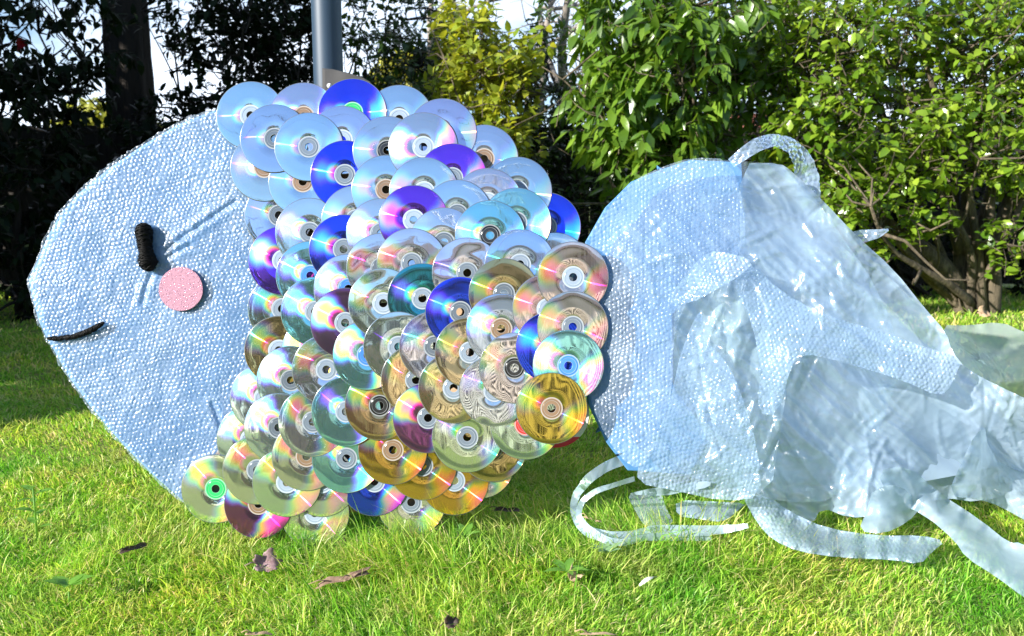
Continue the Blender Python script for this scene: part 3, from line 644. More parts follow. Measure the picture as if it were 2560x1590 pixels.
# ---- the discs
DISCS = """1 626 288 S 460 c;
2 759 291 R 575 t;
3 881 281 B 485 g;
4 998 297 S 580 c;
5 1106 331 S 530 k;
6 686 346 S 440 c;
7 772 367 S 530 c;
8 855 350 S 500 c;
9 968 376 S 590 k;
10 1058 367 R 665 c;
11 1210 397 S 500 t;
12 1131 445 V 620 c;
13 1060 480 S 665 c;
14 1294 478 S 530 c;
15 1219 507 R 530 c;
16 661 418 R 450 t;
17 757 454 S 490 t;
18 862 437 B 500 c;
19 965 474 S 620 t;
20 697 538 S 440 c;
21 774 581 R 490 c;
22 890 550 S 580 c;
23 859 623 B 530 c;
24 952 583 R 580 c;
25 1034 550 V 665 c;
26 1143 536 S 500 c;
27 1291 556 RT 500 c;
28 1366 567 B 480 c;
29 1225 588 RT 490 k;
30 1110 606 W 600 c;
31 1029 658 W 665 c;
32 953 670 W 665 c;
33 707 651 V 600 c;
34 776 689 RT 490 b;
35 871 722 R 575 b;
36 958 758 W 665 c;
37 1056 746 T 460 c;
38 1168 682 W 440 c;
39 1300 661 S 530 c;
40 1387 667 S 500 c;
41 1433 693 P 665 c;
42 1260 734 GT 580 c;
43 1369 773 P 665 c;
44 1432 817 P 640 c;
45 1151 780 B 485 c;
46 1253 822 R 570 t;
47 1175 881 WG 580 c;
49 1286 920 W 665 k;
50 1378 868 B 520 c;
51 1421 914 RT 665 b;
52 1379 1021 G 575 t;
53 1387 1033 L 0 c;
54 1314 1061 GN 530 r;
55 1236 977 W 450 c;
56 1134 970 WG 590 c;
57 1086 866 W 530 c;
58 1040 950 WG 600 c;
59 1070 1045 D 665 c;
60 1168 1093 GN 450 c;
61 1232 1118 GT 440 c;
62 1200 1160 P 530 c;
63 982 1125 G 575 t;
64 1056 1164 G 600 c;
65 1136 1202 G 600 c;
66 1028 1256 GN 530 c;
67 936 1204 B 600 c;
68 866 1146 RT 485 c;
69 949 1014 GT 575 k;
70 865 1029 RT 440 c;
71 782 1055 W 620 c;
72 766 1141 GN 0 t;
73 696 1069 R 590 c;
74 717 1206 GN 620 c;
75 627 1099 R 590 c;
76 643 1175 GN 665 c;
77 646 1260 D 665 t;
78 539 1222 GN 620 g;
79 805 1206 GN 0 c;
80 787 1283 GN 0 c;
81 697 876 GT 575 c;
82 727 951 R 620 c;
83 661 994 R 580 c;
84 816 924 W 665 c;
85 919 888 RT 665 b;
86 996 867 W 440 c;
87 863 807 D 620 c;
88 788 779 RT 530 c;
89 705 772 GN 530 c;
90 790 878 R 600 c"""
OVER = """1<6 2<6 3<8 4<9 8<7 8<9 7<18 6<7 16<6 16<17 17<6 17<7 17<18 18<9 9<10 5<10 11<10 10<12 11<12 12<13 10<13 11<14 14<15 12<15 9<19 18<19 19<10 19<13 20<17 17<21 20<21 18<22 22<19 21<23 22<23 23<24 22<24 19<24 24<25 13<25 13<26 15<26 15<27 14<27 28<27 27<29 26<29 25<30 26<30 30<29 25<31 30<31 24<32 23<32 32<31 33<21 20<33 33<34 21<34 34<23 34<35 23<35 35<32 35<36 32<36 31<36 36<37 31<37 31<38 37<38 29<38 38<39 29<39 27<39 28<40 40<39 40<41 39<41 38<42 39<42 42<43 43<41 43<44 41<44 37<45 38<45 45<42 45<46 42<46 46<43 45<47 47<46 46<49 47<49 49<50 50<44 50<51 44<51 51<52 49<52 53<52 53<54 54<52 61<54 55<49 47<55 56<47 56<55 57<47 57<45 58<57 58<56 59<56 58<59 59<60 60<56 60<55 60<54 61<60 62<61 65<61 62<65 64<63 64<60 65<64 66<64 67<63 67<68 66<67 68<63 63<59 63<69 69<58 68<70 70<69 84<70 71<70 72<71 72<68 79<68 79<72 79<74 74<72 80<79 77<74 76<74 77<76 78<77 75<73 75<76 76<73 73<71 82<71 83<82 83<73 81<82 82<84 81<90 90<84 90<87 84<85 85<86 86<57 86<58 85<36 36<86 87<36 87<85 35<87 88<35 88<87 89<88 34<88 89<34 89<81 1<2 2<3 1<16 4<5 43<46 90<82 54<55 71<84"""
TYPES = {  # tint, grating strength, warp of the mirror, label
 'S': ((.70, .82, .97), .012, .25, None), 'R': ((.62, .72, .78), .055, .22, None), 'RT': ((.30, .74, .80), .055, .3, 'teal tinted rainbow disc'), 'B': ((.006, .07, 1.0), .03, .2, 'deep blue disc'),
 'V': ((.22, .05, .85), .03, .25, 'violet disc'), 'G': ((.72, .47, .055), .025, .2, 'golden disc'), 'GT': ((.62, .47, .20), .025, .3, 'pale gold disc'),
 'T': ((.02, .38, .46), .03, .3, 'teal disc'), 'GN': ((.72, .82, .68), .025, .2, None), 'W': ((.88, .88, .90), .02, 1.0, None), 'WG': ((.90, .68, .38), .02, 1.0, 'tan gold disc'),
 'P': ((.80, .66, .62), .03, .6, 'pinkish silver disc'), 'D': ((.20, .03, .16), .06, .25, 'dark red and blue disc'), 'L': ((.75, .75, .75), 0, 0, 'white printed disc with a red band')}
HUBS = {'c': (.15, .19, .25), 't': (.24, .15, .09), 'k': (.010, .010, .012), 'g': (.02, .50, .14), 'r': (.65, .03, .03), 'b': (.05, .22, .75)}
FAN = {'RT': .022, 'S': .0025, 'R': .022, 'B': .009, 'V': .008, 'G': .004, 'GT': .004, 'T': .014, 'GN': .005, 'W': .0025, 'WG': .002, 'P': .0035, 'D': .028, 'L': 0}
LAMS = ((440, (.22, .0, 1)), (485, (0, .55, 1)), (530, (0, 1, .12)), (575, (1, .80, 0)), (620, (1, .16, .02)), (665, (1, 0, .55)))

def disc_material():
    m = Mat('disc_mirror'); co = m.coord('Object'); geo = m.n('ShaderNodeNewGeometry')
    tint = attr(m, 'tint').outputs['Color']; pitch = attr(m, 'groove').outputs['Fac']; warp = attr(m, 'warp').outputs['Fac']; seed = attr(m, 'seed').outputs['Fac']; gr = attr(m, 'grating').outputs['Fac']; fan = attr(m, 'fan').outputs['Fac']
    flat = m.vmath('MULTIPLY', co, (1, 1, 0)); r = m.vmath('LENGTH', flat)
    rad = m.n('ShaderNodeVectorTransform', {0: m.vmath('NORMALIZE', flat)}, vector_type='NORMAL', convert_from='OBJECT', convert_to='WORLD').outputs[0]
    off = m.vmath('ADD', co, m.n('ShaderNodeCombineXYZ', {0: seed, 1: m.math('MULTIPLY', seed, .7), 2: m.math('MULTIPLY', seed, .3)}).outputs[0])
    nb = m.n('ShaderNodeBump', {'Height': m.noise(17, .6, off, .3, .3), 'Distance': m.math('MULTIPLY', warp, .0036), 'Strength': 1.0}).outputs[0]
    fine = m.noise(240, 4, off, .7)
    scr = m.noise(3, 4, m.n('ShaderNodeMapping', {'Vector': off, 'Scale': (300, 8, 1), 'Rotation': (0, 0, .7)}).outputs[0], .6)
    rough = m.n('ShaderNodeMapRange', {'Value': scr, 'From Min': .45, 'From Max': .8, 'To Min': .02, 'To Max': .18}).outputs[0]
    mir = m.n('ShaderNodeBsdfGlossy', {'Color': m.mix(.03, tint, (.9, .9, .9)), 'Roughness': rough, 'Normal': nb}, distribution='GGX').outputs[0]
    tintl = m.mix(.55, tint, (1, 1, 1)); acc = m.mixs(.96, m.n('ShaderNodeBsdfDiffuse', {'Color': m.mix(.1, tint, (.6, .6, .6))}).outputs[0], mir)
    for lam, c in LAMS:
        colr = m.n('ShaderNodeMix', {'Factor': 1.0, 'A': tintl, 'B': tuple(c)+(1,)}, data_type='RGBA', blend_type='MULTIPLY')
        m.set(colr, 'A', tintl); m.set(colr, 'B', tuple(c)+(1,)); m.set(colr, 'Factor', 1.0)
        cc = m.scale(colr.outputs['Result'], m.math('MULTIPLY', gr, .10))
        for sg in (1, -1):
            nn = m.vmath('NORMALIZE', m.vmath('ADD', nb, m.scale(rad, m.math('MULTIPLY', pitch, sg*lam/550.0))))
            g = m.n('ShaderNodeBsdfGlossy', {'Color': cc, 'Roughness': .125, 'Anisotropy': -.45, 'Normal': nn, 'Tangent': rad}, distribution='BECKMANN').outputs[0]
            g2 = m.n('ShaderNodeBsdfGlossy', {'Color': m.scale(colr.outputs['Result'], fan), 'Roughness': .30, 'Anisotropy': .62, 'Normal': nn, 'Tangent': rad}, distribution='BECKMANN').outputs[0]
            acc = m.adds(acc, m.adds(g, g2))
    rim = m.pbr((.09, .11, .13), .2, 0.0)
    return m.surf(m.mixs(m.math('GREATER_THAN', r, .0591), acc, rim))
def hub_material():
    m = Mat('disc_hub'); co = m.coord('Object'); hc = attr(m, 'hubcol').outputs['Color']
    r = m.vmath('LENGTH', m.vmath('MULTIPLY', co, (1, 1, 0)))
    band = m.ramp(m.math('MULTIPLY', r, 48.4), [(.30, (0, 0, 0)), (.305, (1, 1, 1)), (.36, (1, 1, 1)), (.365, (.05, .05, .05)), (.62, (.05, .05, .05)), (.63, (.8, .8, .8)), (.66, (.8, .8, .8)), (.67, (0, 0, 0)), (.80, (0, 0, 0)), (.81, (1, 1, 1)), (.90, (1, 1, 1)), (.905, (0, 0, 0))])
    col = m.mix(m.math('MULTIPLY', band, .35), hc, (.8, .84, .88))
    dark = m.ramp(m.math('MULTIPLY', r, 48.4), [(.66, (1, 1, 1)), (.675, (.5, .52, .55)), (.70, (1, 1, 1)), (.90, (1, 1, 1)), (.915, (.32, .34, .36)), (.95, (.5, .52, .55))])
    col = m.mix(1.0, col, dark, 'MULTIPLY')
    return m.surf(m.pbr(col, .16, .12, **{'Coat_Weight': .6, 'Coat_Roughness': .04}))
def annulus(rs, zs, seg=72, close=True):
    a = np.arange(seg)*2*np.pi/seg
    V = np.vstack([np.stack([r*np.cos(a), r*np.sin(a), np.full(seg, z)], 1) for r, z in zip(rs, zs)])
    k = len(rs); F = [(i*seg+j, (i+1) % k*seg+j, (i+1) % k*seg+(j+1) % seg, i*seg+(j+1) % seg) for i in range(k) for j in range(seg)]
    return V, F
M_disc = disc_material(); M_hub = hub_material()
m = Mat('printed_disc'); _y = m.n('ShaderNodeSeparateXYZ', {0: m.coord('Object')}).outputs[1]
M_print = m.surf(m.pbr(m.mix(m.math('LESS_THAN', _y, -.041), (.74, .75, .76), (.60, .015, .06)), .35))
V, F = annulus([.0188, .0191, .034, .046, .0585, .0596, .060, .0597, .0188], [-.0001, 0, 0, 0, 0, -.0001, -.0005, -.0011, -.0012])
ME_disc = mesh('disc', V, F, True, [M_disc]); ME_print = mesh('printed_disc', V, F, True, [M_print])
V, F = annulus([.0070, .0072, .0134, .0138, .0144, .0152, .0187, .0187, .0072], [-.0006, 0, 0, .0004, .0004, 0, 0, -.0011, -.0011], 48)
ME_hub = mesh('hub', V, F, False, [M_hub])
def make_discs():
    rows = {}
    for row in DISCS.replace('\n', '').split(';'):
        i, x, y, ty, lam, hub = row.split(); rows[int(i)] = (float(x), float(y), ty, float(lam), hub)
    under = {i: [] for i in rows}
    for e in OVER.split():
        a, b = map(int, e.split('<')); under[b].append(a)
    layer = {}
    def lay(i, seen=()):
        if i in seen: return 0
        if i not in layer: layer[i] = 1+max([lay(j, seen+(i,)) for j in under[i]] or [0])
        return layer[i]
    for i in rows: lay(i)
    rs = np.random.RandomState(5)
    #L print({i: layer[i] for i in sorted(layer)})
    for i, (x, y, ty, lam, hub) in rows.items():
        tint, gr, wp, lab = TYPES[ty]
        pos = at(x, y, BD-.006-.00168*layer[i]-.006*(i in (41, 44, 51, 52))+.0436*max(0, 700-y)**2/800*.000697)
        tb = R(2.5*np.clip((700-y)/400, 0, 1)+np.clip(rs.randn(), -1.5, 1.5)*.30); ty_ = R(np.clip(rs.randn(), -1.5, 1.5)*.32)
        N = unit(-AX*math.cos(tb)+UP*math.sin(tb)+RT*math.sin(ty_)); X = unit(RT-N*(RT@N)); Y = np.cross(N, X)
        o = bpy.data.objects.new('disc', ME_print if ty == 'L' else ME_disc); COL.objects.link(o); o.parent = fish
        rot = Matrix(np.stack([X, Y, N], 1).tolist()).to_euler(); o.rotation_euler = rot
        o.location = Vector(pos)-fish.location
        v = unit(CAM-pos); h = SUN+v; hn = h@N; ht = np.linalg.norm(h-hn*N)
        o['groove'] = float(ht/hn*(550/lam if lam else .8)); j = .9+.2*rs.rand(3)
        o['tint'] = [float(min(1, c*q)) for c, q in zip(tint, j)]; o['grating'] = float(gr*(.75+.5*rs.rand())); o['fan'] = float(FAN[ty]*(.55+.7*rs.rand())); o['warp'] = float(wp*(.6+.8*rs.rand())); o['seed'] = float(rs.rand()*5)
        if lab: o['label'] = lab
        hb = bpy.data.objects.new('hub', ME_hub); COL.objects.link(hb); hb.parent = o
        c = np.array(HUBS[hub])*(rs.choice([.7, 1.0, 1.5, 2.0]) if hub == 'c' else .9+.2*rs.rand()); hb['hubcol'] = [float(q) for q in c]
        if hub in 'kgrb': hb['label'] = {'k': 'black hub', 'g': 'green hub', 'r': 'red hub', 'b': 'blue hub'}[hub]
make_discs()

# ---- the tail
T = BD-.028
tail = sheet('tail', [(x, y, T+.012) for x, y in ((1392, 575), (1440, 492), (1500, 432), (1580, 400), (1640, 380), (1762, 386), (1778, 600), (1660, 700), (1602, 745), (1600, 920), (1690, 1040), (1640, 1128), (1492, 1118), (1440, 1050), (1398, 960), (1370, 800), (1400, 690))], 8, lambda u, v: .010*(fbm(u*7, v*7, 9)-.5), M_bluecloth, fish, 0, .01)
tag(tail, 'tail of blue sheet under bubble wrap and torn plastic film')
sheet('bubble_wrap', [(x, y, T-d) for x, y, d in ((1396, 565, 0), (1448, 490, .01), (1505, 428, .01), (1580, 394, .01), (1645, 374, .015), (1735, 378, .015), (1768, 480, .02), (1772, 600, .025), (1690, 640, .03), (1630, 720, .03), (1600, 800, .02), (1600, 930, .03), (1560, 1060, .03), (1520, 1120, .03), (1470, 1085, .02), (1420, 1000, .01), (1396, 920, 0), (1370, 800, 0), (1400, 690, 0))], 1.7, bubbles(.0080, .0018, .5, .4, .007, 3), M_wrap, tail, .012, round_=1)
sheet('clear_film', [(1757, 388, T), (1855, 388, T+.02), (1880, 405, T+.02), (1950, 470, T+.03), (2035, 560, T+.04), (2125, 640, T+.05), (2200, 735, T+.06), (2250, 790, T+.06), (2262, 835, T+.05), (2300, 880, T+.03), (2420, 940, T+.02), (2560, 1000, T+.02), (2560, 1180, .05), (2434, 1160, .05), (2330, 1195, .04), (2240, 1182, .04), (2170, 1210, .05), (2080, 1225, .05), (2020, 1232, .04), (1952, 1205, .04), (1930, 1250, .03), (1850, 1215, .04), (1790, 1190, T), (1760, 1000, T+.03), (1740, 800, T+.03), (1760, 600, T+.02)], 3.2, crumple(.020, .11, 1, -.75, 1.2, 190), M_film, tail, 0, round_=1)
sheet('back_film', [(1580, 730, T+.07), (1660, 640, T+.09), (1770, 480, T+.10), (1900, 560, T+.12), (2060, 700, T+.14), (2240, 850, T+.14), (2400, 985, T+.12), (2400, 1100, T+.11), (2230, 1140, T+.11), (2080, 1160, T+.10), (1900, 1150, T+.10), (1700, 1120, T+.09), (1580, 1000, T+.07)], 6, crumple(.012, .09, 12), M_back, tail, 0, round_=1)
sheet('inner_film', [(1600, 740, T+.01), (1640, 690, T+.01), (1700, 665, T), (1780, 640, T-.01), (1860, 740, T-.005), (1880, 860, T), (1860, 990, T-.01), (1830, 1190, T-.01), (1720, 1130, T+.02), (1650, 980, T+.02), (1610, 820, T+.02)], 3.6, crumple(.018, .09, 2, 1.2, 1, 50), M_filmg, tail, .006, round_=1)
sheet('bubble_wrap_flap', [(1592, 722, T-.03), (1600, 690, T-.04), (1640, 640, T-.06), (1682, 596, T-.06), (1740, 602, T-.07), (1795, 622, T-.07), (1760, 655, T-.075), (1700, 690, T-.07), (1640, 722, T-.05)], 1.9, bubbles(.0080, .0018, .9, .3, .006, 4), M_wrapd, tail, 0, round_=1)
sheet('bubble_wrap_band', [(1735, 660, T-.03), (1790, 625, T-.04), (1850, 690, T-.04), (1950, 745, T-.04), (2100, 790, T-.03), (2200, 825, T-.02), (2288, 852, T-.02), (2262, 915, T-.02), (2235, 945, T-.02), (2150, 905, T-.035), (2010, 862, T-.04), (1905, 838, T-.05), (1880, 870, T-.05), (1850, 985, T-.04), (1800, 985, T-.03), (1808, 880, T-.04), (1790, 770, T-.04)], 1.9, bubbles(.0080, .0018, -.2, .3, .010, 5), M_wrapd, tail, .01, round_=1)
sheet('bubble_wrap_flap', [(1664, 728, T-.06), (1672, 770, T-.06), (1670, 810, T-.06), (1700, 830, T-.055), (1740, 880, T-.06), (1770, 960, T-.06), (1800, 1060, T-.06), (1812, 1182, T-.04), (1720, 1192, T-.02), (1600, 1165, T-.02), (1512, 1148, T-.02), (1520, 1090, T-.03), (1580, 1000, T-.05), (1600, 920, T-.05), (1620, 830, T-.055)], 1.9, bubbles(.0080, .0018, .3, .3, .014, 6, creases([[(1655, 800), (1668, 900), (1690, 1000), (1720, 1090)]])), M_wrapd, tail, 0, round_=1)
sheet('outer_film', [(1500, 432, T-.03), (1580, 398, T-.03), (1700, 378, T-.035), (1800, 386, T-.035), (1855, 388, T-.02), (1930, 460, T-.02), (2000, 560, T-.02), (2090, 690, T-.03), (2150, 860, T-.05), (2080, 1050, T-.06), (2000, 1190, T-.05), (1850, 1195, T-.06), (1700, 1150, T-.05), (1560, 1110, T-.05), (1480, 1000, T-.045), (1560, 850, T-.05), (1500, 700, T-.045), (1440, 560, T-.035)], 3.6, crumple(.014, .10, 21, -.75, 1, 170), M_over, tail, .02, round_=1)
# film lying out over the grass to the right
sheet('film_sheet', [(2235, 772, 1.95), (2300, 774, 2.0), (2380, 764, 2.0), (2434, 790, 2.0), (2560, 830, 2.0), (2560, 1010, .05), (2434, 995, .05), (2392, 1002, .05), (2370, 1020, 1.5), (2280, 1040, 1.5), (2220, 900, 1.5)], 7, crumple(.005, .14, 3, .1, 1, 14), M_pale, tail, 0, round_=1)
sheet('film_streamer', [(2290, 1090, 1.36), (2318, 1030, 1.40), (2350, 1012, 1.42), (2400, 1012, .08), (2560, 1040, .08), (2560, 1285, .040), (2480, 1262, .040), (2434, 1235, .040), (2370, 1200, .040), (2330, 1188, .06), (2250, 1178, 1.35)], 4.5, crumple(.008, .07, 4, -.4, 1, 45), M_strip, tail, .01, round_=1)
sheet('film_streamer', [(2080, 1120, 1.36), (2160, 1105, 1.36), (2230, 1170, .06), (2330, 1235, .05), (2400, 1292, .05), (2425, 1288, .06), (2470, 1320, .05), (2520, 1370, .05), (2530, 1470, .05), (2440, 1425, .05), (2370, 1372, .05), (2295, 1325, .05), (2270, 1285, .05), (2200, 1225, .05), (2120, 1190, .06)], 4.5, crumple(.007, .06, 5, -.6, 1, 40), M_strip, tail, .012, round_=1)
sheet('film_streamer', [(2075, 1160, 1.37), (2140, 1150, 1.37), (2190, 1205, .05), (2160, 1240, .040), (2100, 1270, .038), (2040, 1262, .038), (2060, 1215, .05)], 5, crumple(.006, .06, 6), M_strip, tail, .006, round_=1)
sheet('bubble_wrap_strip', [(1760, 1172, 1.38), (1830, 1180, 1.38), (1880, 1218, .06), (1965, 1256, .042), (2090, 1274, .042), (2190, 1272, .042), (2248, 1286, .042), (2215, 1312, .042), (2188, 1342, .042), (2120, 1330, .042), (2000, 1326, .042), (1900, 1312, .042), (1838, 1285, .042), (1800, 1245, .05)], 1.9, bubbles(.0080, .0018, .1, .25, .005, 7), M_wrapd, tail, 0, round_=1)
sheet('bubble_wrap_flap', [(1606, 1188, .05), (1700, 1192, .05), (1775, 1196, .05), (1752, 1214, .042), (1722, 1242, .040), (1660, 1234, .040), (1608, 1226, .040)], 3, bubbles(.0080, .0018, 0, .3, .004, 8), M_wrapd, tail, 0, round_=1)
sheet('bubble_wrap_strip', [(1489, 1174, .07), (1530, 1166, .07), (1572, 1172, .07), (1584, 1210, .05), (1604, 1246, .038), (1565, 1256, .038), (1532, 1252, .038), (1510, 1215, .05)], 3, bubbles(.0080, .0018, .0, .2, .003, 9), M_wrap, tail, 0, round_=1)
sheet('film_streamer', [(1489, 1174, .075), (1560, 1158, 1.37), (1640, 1148, 1.36), (1690, 1142, 1.35), (1688, 1158, 1.35), (1630, 1168, 1.36), (1575, 1180, .075)], 4, crumple(.003, .05, 7), M_strip, tail, .01, round_=1)
def ribbon(name, path, widths, mat, parent, pitch=None, seed=0, z=None):
    """a strip of plastic along path [(x, y, depth / height)], slightly twisting"""
    P = []
    for x, y, d in path:
        P.append(at_ground(x*1., y*1., d) if d < .5 else AT(x, y, d))
    P = np.array(P); t = np.r_[0, np.cumsum(np.linalg.norm(np.diff(P, axis=0), axis=1))]; Lt = t[-1]; n = max(12, int(Lt/.0028)); s = np.linspace(0, Lt, n)
    C = np.stack([np.interp(s, t, P[:, k]) for k in range(3)], 1)
    for _ in range(int(n/9)): C[1:-1] = (C[:-2]+2*C[1:-1]+C[2:])/4
    Wd = np.interp(s, t, widths)*PXM; Tn = unit(np.gradient(C, axis=0)); sd = unit(np.cross(Tn, np.array([.05, -1., .25]))); nn = np.cross(sd, Tn)
    tw = 1.3*(vnoise(s*9, s*0, seed)-.5); k = max(5, int(max(Wd)/.0026)); q = np.linspace(-.5, .5, k)
    V = C[:, None]+(sd*np.cos(tw)[:, None]+nn*np.sin(tw)[:, None])[:, None]*(q[None, :]*Wd[:, None])[..., None]
    h = (bubbles(pitch, .0034, 0, .2, .003, seed)(q[None, :]*Wd[:, None]+.5, s[:, None]+0*q[None, :]) if pitch else crumple(.004, .03, seed)(q[None, :]*Wd[:, None]+.5, s[:, None]+0*q[None, :]))
    V = V+nn[:, None]*h[..., None]
    I = np.arange(n*k).reshape(n, k); F = np.stack([I[:-1, :-1], I[1:, :-1], I[1:, 1:], I[:-1, 1:]], -1).reshape(-1, 4)
    return obj(name, V.reshape(-1, 3), F, mat, parent)
ribbon('bubble_wrap_loop', [(1738, 388, T), (1768, 365, T-.01), (1800, 343, T-.01), (1838, 332, T+.01), (1878, 345, T+.03), (1905, 378, T+.05), (1918, 420, T+.06), (1925, 480, T+.05)], [24, 30, 34, 32, 40, 52, 58, 50], M_wrapd, tail, .0095, 12)
ribbon('bubble_wrap_strip', [(2010, 572, T+.07), (2050, 562, T+.06), (2085, 556, T+.05), (2112, 546, T+.05)], [34, 32, 22, 6], M_wrapd, tail, .0103, 13)
ribbon('film_ribbon', [(1490, 1088, 1.41), (1440, 1108, 1.39), (1400, 1135, 1.38), (1370, 1170, .09), (1360, 1205, .06), (1372, 1240, .042), (1400, 1265, .040), (1450, 1278, .040), (1500, 1274, .040), (1560, 1258, .040), (1640, 1262, .040), (1720, 1258, .042), (1780, 1248, .06)], [26, 24, 24, 20, 18, 20, 26, 28, 24, 22, 26, 20, 10], M_strip, tail, None, 14)
ribbon('film_ribbon', [(1505, 1138, 1.39), (1460, 1152, 1.37), (1415, 1166, .11), (1382, 1192, .08), (1372, 1225, .055), (1395, 1255, .05), (1440, 1285, .040), (1480, 1290, .040), (1530, 1276, .040), (1600, 1272, .040), (1690, 1274, .040)], [12, 12, 14, 14, 14, 16, 18, 16, 16, 24, 22], M_strip, tail, None, 15)

# ------------------------------------------------------------------ the steel post behind
pb = at_y(794, 600, 1.62); pb = np.array([pb[0], 1.62, 0.0]); pst = tag(empty('steel_post', pb), 'round blue grey steel post standing behind the disc covered fish', 'post')
m = Mat('blue_grey_paint'); M_post = m.surf(m.pbr(m.ramp(m.noise(7, 5, m.n('ShaderNodeMapping', {'Vector': m.coord('Object'), 'Scale': (6, 6, .6)}).outputs[0]), [(.3, (.016, .035, .07)), (.7, (.03, .06, .10))]), .5, .05))
mb = MB(); mb.tube([pb+np.array([0, 0, z]) for z in (-.03, .5, 1.0, 1.6, 2.6)], .0285, 28); mb.build('pole', M_post, pst)
mb = MB(); mb.tube([pb+np.array([0, 0, z]) for z in (0, .012)], .06, 28); mb.build('base_plate', M_post, pst)

# ------------------------------------------------------------------ small things on the lawn
def litter_mat(name, c0, c1): return leaf_mat(name, c0, tuple((a+b)/2 for a, b in zip(c0, c1)), c1, .6, .15, .25)
M_lp = plain_mat('purple_dead_leaf', (.14, .07, .075), (.42, .29, .30), 70, .7); M_lb = plain_mat('brown_dead_leaf', (.10, .055, .035), (.36, .24, .17), 60, .75); M_ld = plain_mat('dark_dead_leaf', (.022, .013, .010), (.10, .06, .045), 60, .6); M_lt = plain_mat('tan_dead_leaf', (.30, .19, .11), (.55, .40, .27), 60, .8)
M_feather = plain_mat('white_feather', (.6, .57, .5), (.8, .77, .7), 60, .8); M_weed = leaf_mat('silver_weed_leaf', (.16, .30, .14), (.24, .40, .20), (.32, .48, .28), .5, .3, .3); M_weed2 = leaf_mat('green_weed_leaf', (.10, .26, .03), (.16, .36, .05), (.24, .44, .08), .4, .35, .4)
def dead_leaf(x, y, size, lobes, curl, mat, label, yaw=0.0, tilt=.4, z=.03):
    c = at_ground(x, y, z); n = 60; a = np.linspace(-np.pi, np.pi, n, endpoint=False); rs = np.random.RandomState(int(x+y))
    rr = size*(.62+.30*np.abs(np.cos(a*lobes/2))**1.6+.06*np.cos(a*11)+.05*rs.randn(n)) if lobes else size*(np.abs(np.cos(a))**2*.62+.38)*(1+.05*rs.randn(n))
    V = [np.zeros(3)]; F = []; rings = 6
    for k in range(1, rings+1):
        f = k/rings; V += [np.array([f*rr[i]*math.cos(a[i]), f*rr[i]*math.sin(a[i])*(.8 if lobes else .42), 0]) for i in range(n)]
    V = np.array(V); r = np.hypot(V[:, 0], V[:, 1]); 
    V[:, 2] = curl*size*(.9*(V[:, 1]/size)**2*1.6-.25*(V[:, 0]/size)**2+.18*np.sin(V[:, 0]/size*5+x)+.10*np.cos(np.arctan2(V[:, 1], V[:, 0])*max(lobes, 3))*r/size)
    if not lobes: th = V[:, 1]/size*curl*4.5; V[:, 1], V[:, 2] = size*.22*np.sin(th)+.0, V[:, 2]*.3+size*.22*(1-np.cos(th))
    M_ = np.array(Matrix.Rotation(yaw, 3, 'Z')@Matrix.Rotation(tilt, 3, 'X')@Matrix.Rotation(rs.randn()*.25, 3, 'Y')); V = V@M_.T
    F = [(0, 1+i, 1+(i+1) % n) for i in range(n)]+[(1+(k-1)*n+i, 1+k*n+i, 1+k*n+(i+1) % n, 1+(k-1)*n+(i+1) % n) for k in range(1, rings) for i in range(n)]
    t = obj('dead_leaf', V+c, F, mat, None, True, c); s = t.modifiers.new('thickness', 'SOLIDIFY'); s.thickness = .0006
    tag(t, label, 'leaf', 'dead leaves on the grass')
    st = MB(); d = M_@np.array([-1, 0, .1]); st.tube([c+d*size*.5, c+d*size*.9+np.array([0, 0, .004]), c+d*size*1.3], [.0011, .0009, .0007], 5); st.build('stalk', mat, t)
dead_leaf(634, 1338, .027, 5, .6, M_lp, 'crinkled purple dead leaf with ragged lobes on the grass', .5, .75, .034)
dead_leaf(815, 1376, .040, 0, .9, M_lb, 'long curled brown dead leaf on the grass', .25, .3, .032)
dead_leaf(850, 1362, .024, 0, .8, M_lb, 'short brown dead leaf rolled up against the long curled one', .75, .2, .040)
dead_leaf(1204, 1212, .026, 0, 1.0, M_ld, 'dark curled dead leaf beside the bottom discs', -.25, .5, .04)
dead_leaf(318, 1302, .024, 0, 1.0, M_ld, 'dark upright dead leaf on the grass below the blue head', .9, .8, .035)
dead_leaf(818, 1302, .022, 3, .5, M_lb, 'brown dead leaf half sunk in the grass above the long curled one', .2, .25, .010)
dead_leaf(1364, 1366, .017, 5, .7, M_lt, 'small tan pointed dead leaf beside the silver weed', 1.2, .6, .03)
dead_leaf(1412, 1236, .022, 0, .6, M_lt, 'tan dead leaf lying inside the loop of film ribbon', -.4, .2, .028)
dead_leaf(1072, 1480, .013, 3, .9, M_ld, 'tiny dark dead leaf near the lower edge of the lawn', .6, .8, .03)
dead_leaf(616, 1506, .018, 0, .8, M_lt, 'pale rolled dead leaf in the grass below the purple one', .3, .2, .03)
dead_leaf(1420, 1506, .024, 0, .5, M_lt, 'tan strip of dead leaf in the grass below the silver weed', .05, .1, .03)
dead_leaf(2340, 745, .05, 3, .6, M_lt, 'orange brown dead leaf at the foot of the twisted trunk', .4, .8, .05)
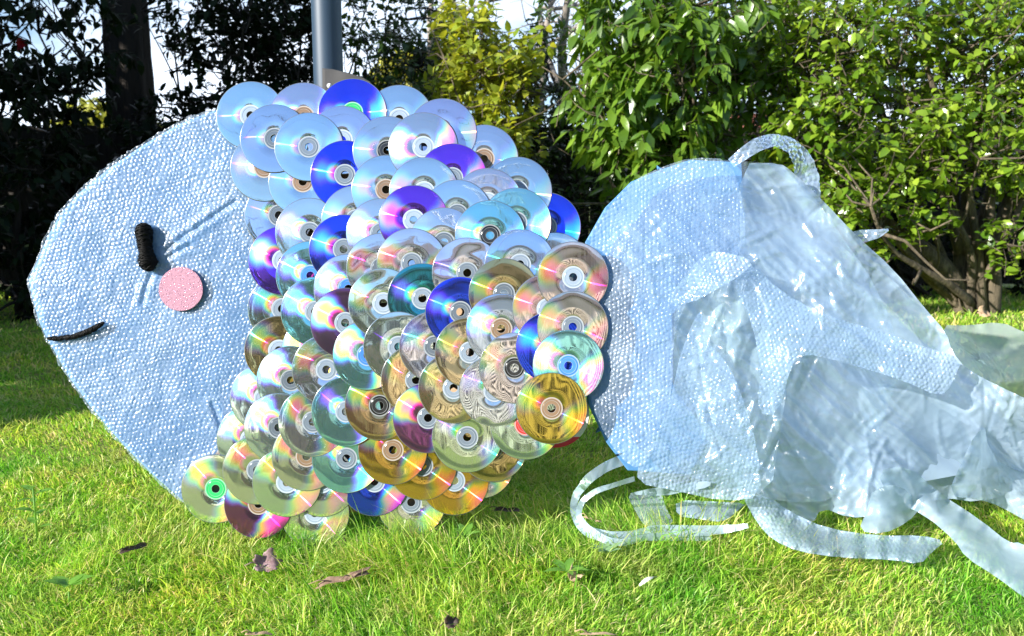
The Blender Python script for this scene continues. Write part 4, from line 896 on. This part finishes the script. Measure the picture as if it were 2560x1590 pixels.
def feather():
    c = at_ground(1540, 1382, .042); t = obj('feather', *(lambda q: (q[0]+c, q[1]))(leaf_strip()), M_feather, None, True, c); tag(t, 'small white feather lying on the grass', 'feather')
def leaf_strip():
    n = 14; t = np.linspace(0, 1, n); V = []; d = unit(np.array([.8, .55, .10])); s = np.array([-.5, .8, .3])
    for i in range(n):
        w = .003*math.sin(min(1, t[i]*1.15+.05)*math.pi)**.6*(1+.25*(i % 2)); p = d*(.036*t[i]-.018)+np.array([0, 0, .004*math.sin(t[i]*3.1)])
        V += [p-s*w, p+np.array([0, 0, .0012]), p+s*w]
    F = []
    for i in range(n-1): F += [(3*i, 3*i+3, 3*i+4, 3*i+1), (3*i+1, 3*i+4, 3*i+5, 3*i+2)]
    return np.array(V), F
feather()
def weed(x, y, k, L, wd, rise, mat, label, stem=0.0):
    c = at_ground(x, y, .012); t = tag(empty('weed', c), label, 'weed'); mb = MB(); mb.tube([c-np.array([0, 0, .01]), c+np.array([0, 0, max(stem, .012)])], [.002, .0015], 6); mb.build('stem', M_weed2, t)
    for i in range(k):
        a = i*2.4+rng.rand()*.4; z = stem*(i/k) if stem else .010; d = unit(np.array([math.cos(a), math.sin(a), rise+.2*rng.rand()])); l = L*(.7+.4*rng.rand())
        V, F = leaves((c+np.array([0, 0, z+.012]))[None], d[None], np.array([[0, 0, 1.]]), np.array([l]), np.array([l*wd]), .25); obj('leaf', V, F, mat, t)
weed(1440, 1345, 8, .036, .36, .7, M_weed, 'pale silver green rosette weed in the middle of the grass')
weed(1105, 1305, 8, .034, .45, .6, M_weed2, 'broad leaved green weed below the golden discs')
weed(1345, 1388, 7, .036, .36, .35, M_weed2, 'flat green weed beside the small tan dead leaf')
weed(88, 1270, 11, .034, .5, .35, M_weed2, 'tall leafy seedling standing in the grass under the blue head', .085)
weed(165, 1425, 6, .034, .55, .5, M_weed2, 'round leaved green weed in the lower left grass')
weed(1760, 1225, 7, .04, .5, .5, M_weed2, 'green weed poking up between the film ribbon and bubble wrap')
